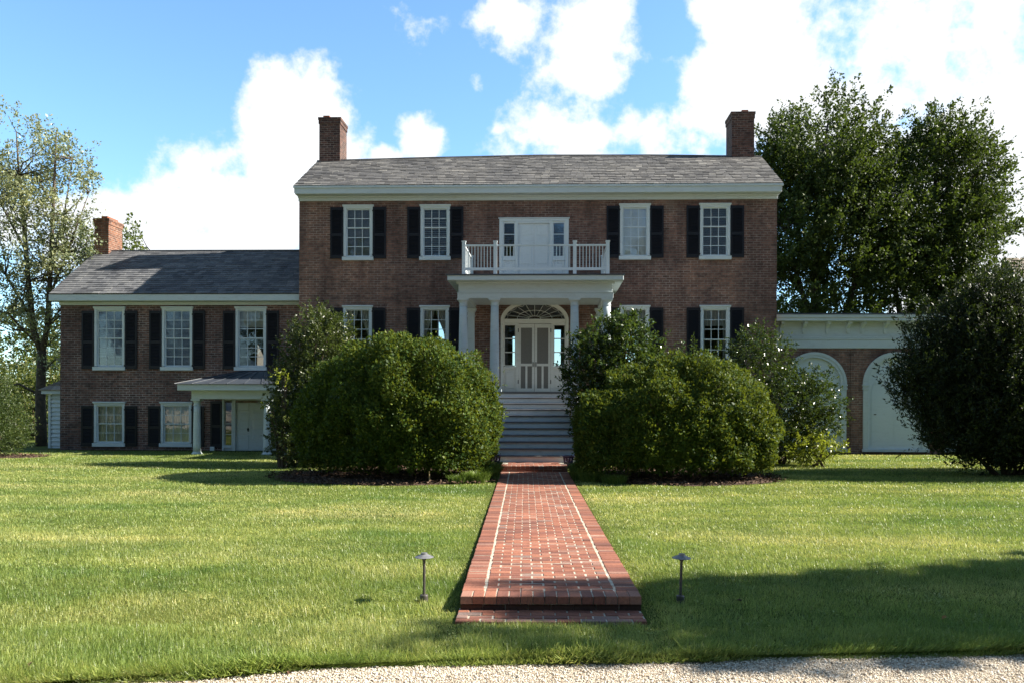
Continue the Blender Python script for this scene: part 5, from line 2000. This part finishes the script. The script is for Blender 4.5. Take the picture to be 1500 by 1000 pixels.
tree('maple_tree', 'shorter right hand maple behind the arcade with branches reaching over the yew', (18.6, 39.0),
     [[(17.3, 39.0, .2), (17.5, 39.0, 3.0), (18.2, 39.0, 5.6), (18.9, 39.0, 8.5), (19.4, 39.0, 11.5), (19.7, 39.0, 14.0)]],
     [[.36, .30, .24, .18, .11, .04]],
     [([(18.1, 39.0, 5.3), (19.8, 38.9, 7.4), (22.2, 38.9, 10.2)], [.16, .11, .03]),
      ([(18.6, 39.0, 7.2), (20.2, 38.9, 9.0), (21.5, 38.9, 10.8)], [.14, .1, .03]),
      ([(18.0, 39.0, 5.0), (17.6, 38.9, 7.4), (17.5, 38.9, 10.0)], [.14, .1, .03]),
      ([(17.8, 39.0, 4.2), (19.2, 38.9, 5.2), (20.6, 38.9, 6.0)], [.14, .09, .03])],
     [(19.6, 39.0, 12.2, 2.2, 2.4, 2.5), (19.4, 39.0, 9.6, 2.6, 2.4, 2.0), (21.2, 38.9, 10.4, 1.5, 1.6, 1.1), (20.9, 38.9, 12.6, 1.1, 1.4, 1.1), (18.4, 39.0, 7.4, 2.1, 2.0, 1.8), (17.8, 39.0, 10.2, 1.3, 1.6, 1.8), (20.9, 38.9, 7.4, 1.2, 1.5, 1.0), (22.4, 38.9, 10.4, .9, 1.0, .5), (20.2, 38.9, 6.2, 1.8, 1.6, .9), (19.8, 39.0, 13.9, 1.2, 1.3, 1.2)],
     1900, 54, 1.35, .142, M['maple'], M['bark_dark'], 83, up=.60, gap=.28, gscale=1.0, twigs=110, fill=.20)
# low green behind the arcade roof
tree('small_tree', 'small leafy tree seen low behind the arcade roof near the house corner', (12.4, 41.5),
     [[(12.4, 41.5, .2), (12.5, 41.5, 2.5), (12.4, 41.5, 5.0)]], [[.14, .11, .04]], [],
     [(12.4, 41.5, 5.2, 1.7, 1.6, 1.8), (15.0, 41.6, 4.9, 2.0, 1.6, 1.3)], 330, 34, .9, .17, M['maple'], M['bark_dark'], 85, gap=.2, twigs=30)

# sparse tall tree at the left edge
T0 = (-17.45, 29.6)
tree('poplar_tree', 'tall sparse pale leaved tree with forked bare trunk at the left edge', T0,
     [[(-17.45, 29.6, .2), (-17.5, 29.6, 2.0), (-17.45, 29.6, 3.7)],
      [(-17.45, 29.6, 3.6), (-17.75, 29.6, 4.4), (-17.95, 29.6, 6.2), (-18.1, 29.6, 8.2), (-18.3, 29.6, 10.0), (-18.4, 29.6, 11.6)],
      [(-17.45, 29.6, 3.55), (-17.25, 29.6, 4.6), (-17.15, 29.6, 6.6), (-17.05, 29.6, 9.0), (-16.95, 29.6, 11.6)]],
     [[.20, .165, .15], [.12, .11, .09, .07, .045, .015], [.11, .095, .08, .055, .02]],
     [([(-17.8, 29.6, 4.8), (-18.7, 29.5, 6.4), (-19.6, 29.5, 7.8)], [.06, .04, .012]),
      ([(-17.5, 29.6, 2.1), (-18.2, 29.5, 2.5), (-19.4, 29.4, 2.35)], [.05, .035, .012]),
      ([(-17.2, 29.6, 5.6), (-16.5, 29.5, 7.2), (-15.7, 29.5, 9.4)], [.05, .035, .012]),
      ([(-17.15, 29.6, 6.8), (-16.6, 29.5, 8.6), (-16.3, 29.5, 10.6)], [.045, .03, .01]),
      ([(-18.0, 29.6, 7.2), (-18.9, 29.5, 9.0), (-19.5, 29.5, 10.8)], [.05, .035, .01]),
      ([(-17.45, 29.6, 2.9), (-16.9, 29.5, 3.4), (-16.3, 29.5, 3.5)], [.04, .025, .01]),
      ([(-17.6, 29.6, 3.9), (-18.6, 29.5, 5.0), (-19.3, 29.5, 5.2)], [.045, .03, .01])],
     [(-18.5, 29.6, 10.1, 1.15, 1.2, 2.1), (-17.0, 29.6, 9.6, 1.25, 1.2, 1.8), (-15.9, 29.6, 8.6, .85, .9, 1.0), (-19.4, 29.6, 9.3, 1.0, 1.1, 1.5), (-17.6, 29.6, 7.4, 1.7, 1.2, 1.3), (-16.5, 29.6, 6.9, .9, .9, 1.0), (-19.0, 29.6, 5.4, .9, .9, 1.0), (-17.3, 29.6, 4.9, .9, .8, .8), (-16.8, 29.6, 3.4, .6, .6, .5)],
     1700, 28, .66, .092, M['poplar'], M['bark'], 91, up=.75, gap=.34, gscale=1.1, fill=.34, twigs=220)
tree('walnut_tree', 'green tree showing behind the wing chimney', (-19.6, 40.0),
     [[(-19.6, 40, .2), (-19.6, 40, 4.0), (-19.5, 40, 6.5), (-19.3, 40, 8.6)]], [[.2, .16, .12, .04]],
     [([(-19.6, 40, 5.6), (-18.6, 40, 7.4), (-17.9, 40, 8.8)], [.08, .05, .015]), ([(-19.6, 40, 5.6), (-20.8, 40, 7.0), (-21.3, 40, 8.2)], [.08, .05, .015])],
     [(-18.6, 40, 9.6, .95, 1.0, .75), (-19.6, 40, 8.8, 1.2, 1.2, 1.0), (-20.8, 40, 8.4, 1.1, 1.0, 1.3), (-21.2, 40, 9.9, .9, .9, .6), (-20.2, 40, 6.6, 1.3, 1.2, 1.2), (-18.9, 40, 7.4, 1.2, 1.1, 1.2)],
     330, 24, .7, .15, M['walnut'], M['bark_dark'], 93, up=.15, gap=.2, twigs=70, droop=.15)
# far edge shrubs on the left
for (x, y, r, h, lab, sd) in ((-21.0, 35.0, 1.7, 2.6, 'olive green thicket behind the sparse tree at the left edge', 95), (-19.2, 36.5, 1.3, 2.0, 'yellow green bush in the gap left of the clapboard annex', 96), (-24.5, 37.5, 2.2, 3.2, 'tall dark thicket far behind the left conifer', 97)):
    free_shrub('thicket', lab, (x, y), [(x, y, h * .5, r, r * .8, h * .55), (x + r * .4, y, h * .75, r * .6, r * .6, h * .3)], 520, 15, .5, .13, M['far_leaf'], sd, up=.5, inner=.3, stems=12)
for k, (x, y, r, h) in enumerate(((-30, 58, 5.0, 6.0), (-22.5, 60, 4.6, 4.4), (-38, 60, 5.0, 7.5), (33, 62, 6.0, 6.0))):
    free_shrub('far_tree', ['rounded far tree in the field beyond the left thicket', 'lower far tree beyond the clapboard annex', 'leftmost far tree at the field edge', 'far tree beyond the shingled outbuilding'][k],
               (x, y), [(x, y, h * .55, r, r * .7, h * .5), (x + r * .35, y, h * .8, r * .55, r * .5, h * .28)], 560, 16, .8, .24, M['far_leaf'], 98 + k, up=.4, inner=.3, stems=10, cat='tree')
# dark low timber wall left of the annex
lw = MB()
lw.box(-19.2, -17.9, 29.0, 29.2, .24, .36)
lw.box(-19.2, -17.9, 29.02, 29.18, .361, .44)
for x in (-19.15, -18.55, -17.98):
    lw.box(x, x + .08, 28.96, 28.999, .2, .45)
tag(lw.build('low_timber_wall', M['timber_dark']), 'low dark timber edging at the foot of the sparse tree', 'low wall')

# off frame tree on the drive side whose shade falls over the front lawn
tree('shade_tree', 'leafy tree at the right of the drive throwing shade over the front lawn', (15.0, 7.6),
     [[(15.0, 7.6, .05), (15.0, 7.6, 3), (15.1, 7.6, 6.5), (15.0, 7.7, 10.5)]], [[.2, .16, .11, .03]],
     [([(15, 7.6, 4.2), (14.2, 7.0, 6.5), (13.8, 6.8, 8)], [.07, .05, .02]), ([(15, 7.6, 4.8), (15.8, 8.4, 6.6), (16.2, 8.6, 8.4)], [.07, .05, .02])],
     [(15.5, 7.0, 9.3, 1.3, .62, 1.7), (15.2, 7.75, 9.1, 1.1, .42, 1.5), (15.0, 7.65, 7.3, 1.9, 1.10, 2.0), (15.4, 7.9, 5.6, 2.0, 1.75, 1.7), (16.0, 8.6, 4.6, 1.8, 1.2, 1.2)],
     1250, 36, .50, .14, M['maple'], M['bark'], 99, gap=.04, gscale=1.3, twigs=60)


# trees on the far side of the drive, behind the viewer: the window panes mirror them and they close off the low sky
for k, (x, y, r, h, lab) in enumerate(((-19, -17, 6.5, 15, 'broad shade tree across the drive, mirrored in the left windows'), (-6, -22, 6.0, 17, 'tallest shade tree across the drive, mirrored in the middle windows'),
                                       (7, -19, 6.0, 15, 'shade tree across the drive, mirrored in the door lights'), (20, -18, 6.5, 14, 'rightmost shade tree across the drive'))):
    tree('shade_tree', lab, (x, y), [[(x, y, -.05), (x + .2, y, 4), (x, y, h * .8)]], [[.4, .3, .06]],
         [([(x + .2, y, 4), (x + 2.2, y, 7), (x + 3.2, y, 9)], [.2, .14, .04]), ([(x + .2, y, 4.4), (x - 2.2, y, 7.4), (x - 3.4, y, 9)], [.2, .14, .04])],
         [(x, y, h * .60, r, r * .7, h * .38), (x + r * .5, y, h * .42, r * .7, r * .6, h * .28), (x - r * .5, y, h * .45, r * .7, r * .6, h * .28)],
         700, 26, 1.5, .42, M['maple'], M['bark_dark'], 300 + k, gap=.1, twigs=30)


def liriope(label, spots, seed):
    root = thing('border_grass', label, 'grass clump', (spots[0][0], spots[0][1], gz(spots[0][1])), 0, 'grass clumps at the foot of the stair')
    g = np.random.default_rng(seed)
    Vs = []
    for (x, y, r, h, n) in spots:
        a = g.uniform(0, 6.28, n)
        rr = r * np.sqrt(g.random(n)) * .75
        bx, by = x - spots[0][0] + rr * np.cos(a), y - spots[0][1] + rr * np.sin(a)
        hh = h * g.uniform(.6, 1.15, n)
        lean = g.uniform(.15, .75, n) * hh
        a2 = a + g.normal(0, .7, n)
        dx, dy = np.cos(a2), np.sin(a2)
        w = g.uniform(.004, .008, n)
        prev = None
        for k in range(4):
            t0, t1 = k / 4, (k + 1) / 4
            def pos(t):
                return np.stack([bx + dx * lean * t ** 1.6, by + dy * lean * t ** 1.6, hh * (t - .38 * t ** 2.6)], 1)
            s = np.stack([-dy, dx, 0 * dx], 1)
            p0, p1 = pos(t0), pos(t1)
            w0, w1 = (w * (1 - t0 ** 2))[:, None], (w * (1 - t1 ** 2) + .0005)[:, None]
            V = np.stack([p0 - s * w0, p0 + s * w0, p1 + s * w1, p1 - s * w1], 1)
            Vs.append(V.reshape(-1, 3))
    fast_mesh('blades', np.concatenate(Vs), 4, M['liriope'], root)
    return root


liriope('bright clump of arching border grass left of the brick landing', [(-.82, 18.3, .36, .50, 1100), (-.80, 17.7, .34, .44, 900), (-.98, 17.1, .34, .36, 700), (-1.35, 16.95, .30, .28, 400)], 5)
liriope('darker clump of border grass right of the brick landing', [(1.32, 18.4, .38, .46, 1000), (1.30, 17.8, .34, .40, 800), (1.42, 17.3, .34, .34, 600), (1.85, 16.9, .34, .28, 450)], 6)


# ------------------------------------------------------------------ lamps, pots, leaves
def lathe_part(name, prof, mat, parent, n=20):
    m_ = MB()
    m_.lathe(0, 0, prof, n)
    return m_.build(name, mat, parent, smooth=False)


def make_lamp():
    t = thing('path_lamp', 'low bronze path lamp with pewter hat standing left of the brick path', 'path lamp', (-.91, 7.45, gz(7.45)), 0, 'path lamps beside the brick path')
    lathe_part('base', [(.037, -.02), (.037, .055), (.034, .062), (.014, .066)], M['bronze'], t)
    lathe_part('stem', [(.0125, .06), (.0125, .375), (.018, .378), (.020, .392), (.021, .412), (.0, .413)], M['bronze'], t)
    c = MB()
    c.lathe(0, 0, [(.086, .402), (.088, .404), (.080, .409), (.055, .419), (.030, .431), (.029, .440), (.028, .443), (.0, .445)], 36)
    o = c.build('hat', M['pewter'], t)
    lathe_part('bulb_housing', [(.020, .385), (.024, .390), (.024, .401), (.02, .403)], M['bronze'], o)
    return t


lamp = make_lamp()
l2 = copy_tree(lamp)
l2.location = (1.42, 7.45, gz(7.45))
l2.rotation_euler = (R(1.2), R(1.0), .6)
l2['label'] = 'low bronze path lamp with pewter hat standing right of the brick path'


def blue_pot(label, x, y, z, rz):
    t = thing('planter_pot', label, 'pot', (x, y, z), rz, 'blue pots at the foot of the stair')
    m_ = MB()
    a, b, h = .100, .130, .24
    for (p, q, z0, z1) in ((a, b, 0, h - .035),):
        m_.hexa([(-p, -p, z0), (p, -p, z0), (p, p, z0), (-p, p, z0), (-q, -q, z1), (q, -q, z1), (q, q, z1), (-q, q, z1)])
    m_.box(-.138, .138, -.138, -.105, h - .034, h)
    m_.box(-.138, .138, .105, .138, h - .034, h)
    m_.box(-.138, -.106, -.104, .104, h - .034, h)
    m_.box(.106, .138, -.104, .104, h - .034, h)
    p = m_.build('pot_body', M['glaze'], t)
    d = MB()
    # pale brushed strokes on the front face
    def yf(z): return -(a + (b - a) * z / (h - .035)) - .003
    for (x0, z0, x1, z1) in ((-.07, .10, -.07, .18), (-.07, .10, -.035, .105), (-.02, .17, .01, .18), (.01, .18, -.01, .12), (.04, .17, .085, .17), (.06, .11, .07, .17)):
        d.tube([(x0, yf(z0), z0), (x1, yf(z1), z1)], .006, 5)
    d.build('painted_mark', M['glaze_white'], p)
    s = MB()
    s.box(-.104, .104, -.104, .104, h - .05, h - .02)
    s.build('soil', M['soil'], t)
    return t


ZL = .372
blue_pot('dark blue glazed pot with pale marks left of the lowest step', -.72, 20.15, .345, .05)
blue_pot('dark blue glazed pot with pale marks right of the lowest step', 1.08, 20.15, .335, -.08)


def clay_pot(label, x, y, z):
    t = thing('clay_pot', label, 'pot', (x, y, z), 0, 'clay pots behind the blue pots')
    lathe_part('pot_body', [(.08, 0), (.105, .17), (.122, .172), (.124, .225), (.112, .226), (.10, .19), (0, .188)], M['terracotta'], t, 24)
    lathe_part('soil', [(.101, .18), (.101, .20), (0, .205)], M['soil'], t, 16)
    return t


clay_pot('small terracotta pot left of the left blue pot', -1.0, 19.95, .22)
clay_pot('small terracotta pot right of the right blue pot', 1.36, 19.95, .22)


def fallen_leaf(label, x, y, z, s, mat, seed):
    g = random.Random(seed)
    m_ = MB()
    out = []
    n = 14
    for k in range(n):
        a = 2 * math.pi * k / n
        r = s * (.62 + .38 * abs(math.cos(a * 2.5)) + g.uniform(-.08, .08)) * (1.0 if abs(math.cos(a)) > .3 else .8)
        out.append((r * math.cos(a), r * .7 * math.sin(a), .35 * s * abs(math.sin(a)) + g.uniform(0, .15 * s)))
    vs = [(0, 0, .0)] + out
    m_.add(vs, [(0, 1 + k, 1 + (k + 1) % n) for k in range(n)])
    m_.tube([(s * .9, 0, .03 * s), (s * 1.3, .1 * s, .15 * s), (s * 1.7, .15 * s, .4 * s)], .0018, 5)
    o = m_.build('fallen_leaf', mat)
    o.location = (x, y, z)
    o.rotation_euler = (g.uniform(-.3, .3), g.uniform(-.3, .3), g.uniform(0, 6.28))
    tag(o, label, 'leaf', 'fallen leaves')


for i, (lab, x, y, z, s, mt) in enumerate([
        ('dark curled dead leaf lying out on the gravel at lower right', 2.60, 5.66, -.045, .034, 'leaf_brown'),
        ('brown dead leaf at the gravel edge of the lawn, left of centre', -1.62, 5.66, -.03, .034, 'leaf_brown'),
        ('small brown leaf in the grass at the lower left corner', -3.38, 5.62, .04, .030, 'leaf_brown'),
        ('yellow leaf standing in the sunny left lawn', -2.71, 11.05, .115, .040, 'leaf_yellow'),
        ('orange leaf in the shaded grass at lower right', 3.52, 6.86, .055, .030, 'leaf_orange'),
        ('brown leaf in the sunny right lawn', 2.59, 11.5, .12, .045, 'leaf_brown'),
        ('brown leaf in the shaded grass near the right lamp', 2.02, 8.1, .06, .030, 'leaf_brown'),
        ('dark brown leaf in the shaded grass below the right lamp', 1.96, 7.45, .05, .030, 'leaf_brown')]):
    fallen_leaf(lab, x, y, z, s, M[mt], 200 + i)

# ------------------------------------------------------------------ render settings
scene.cycles.max_bounces = 8
scene.cycles.diffuse_bounces = 3
scene.cycles.glossy_bounces = 3
scene.cycles.transmission_bounces = 4
scene.cycles.transparent_max_bounces = 12
scene.cycles.sample_clamp_indirect = 6.0
scene.cycles.use_denoising = True
try:
    scene.cycles.denoiser = 'OPENIMAGEDENOISE'
except Exception:
    pass
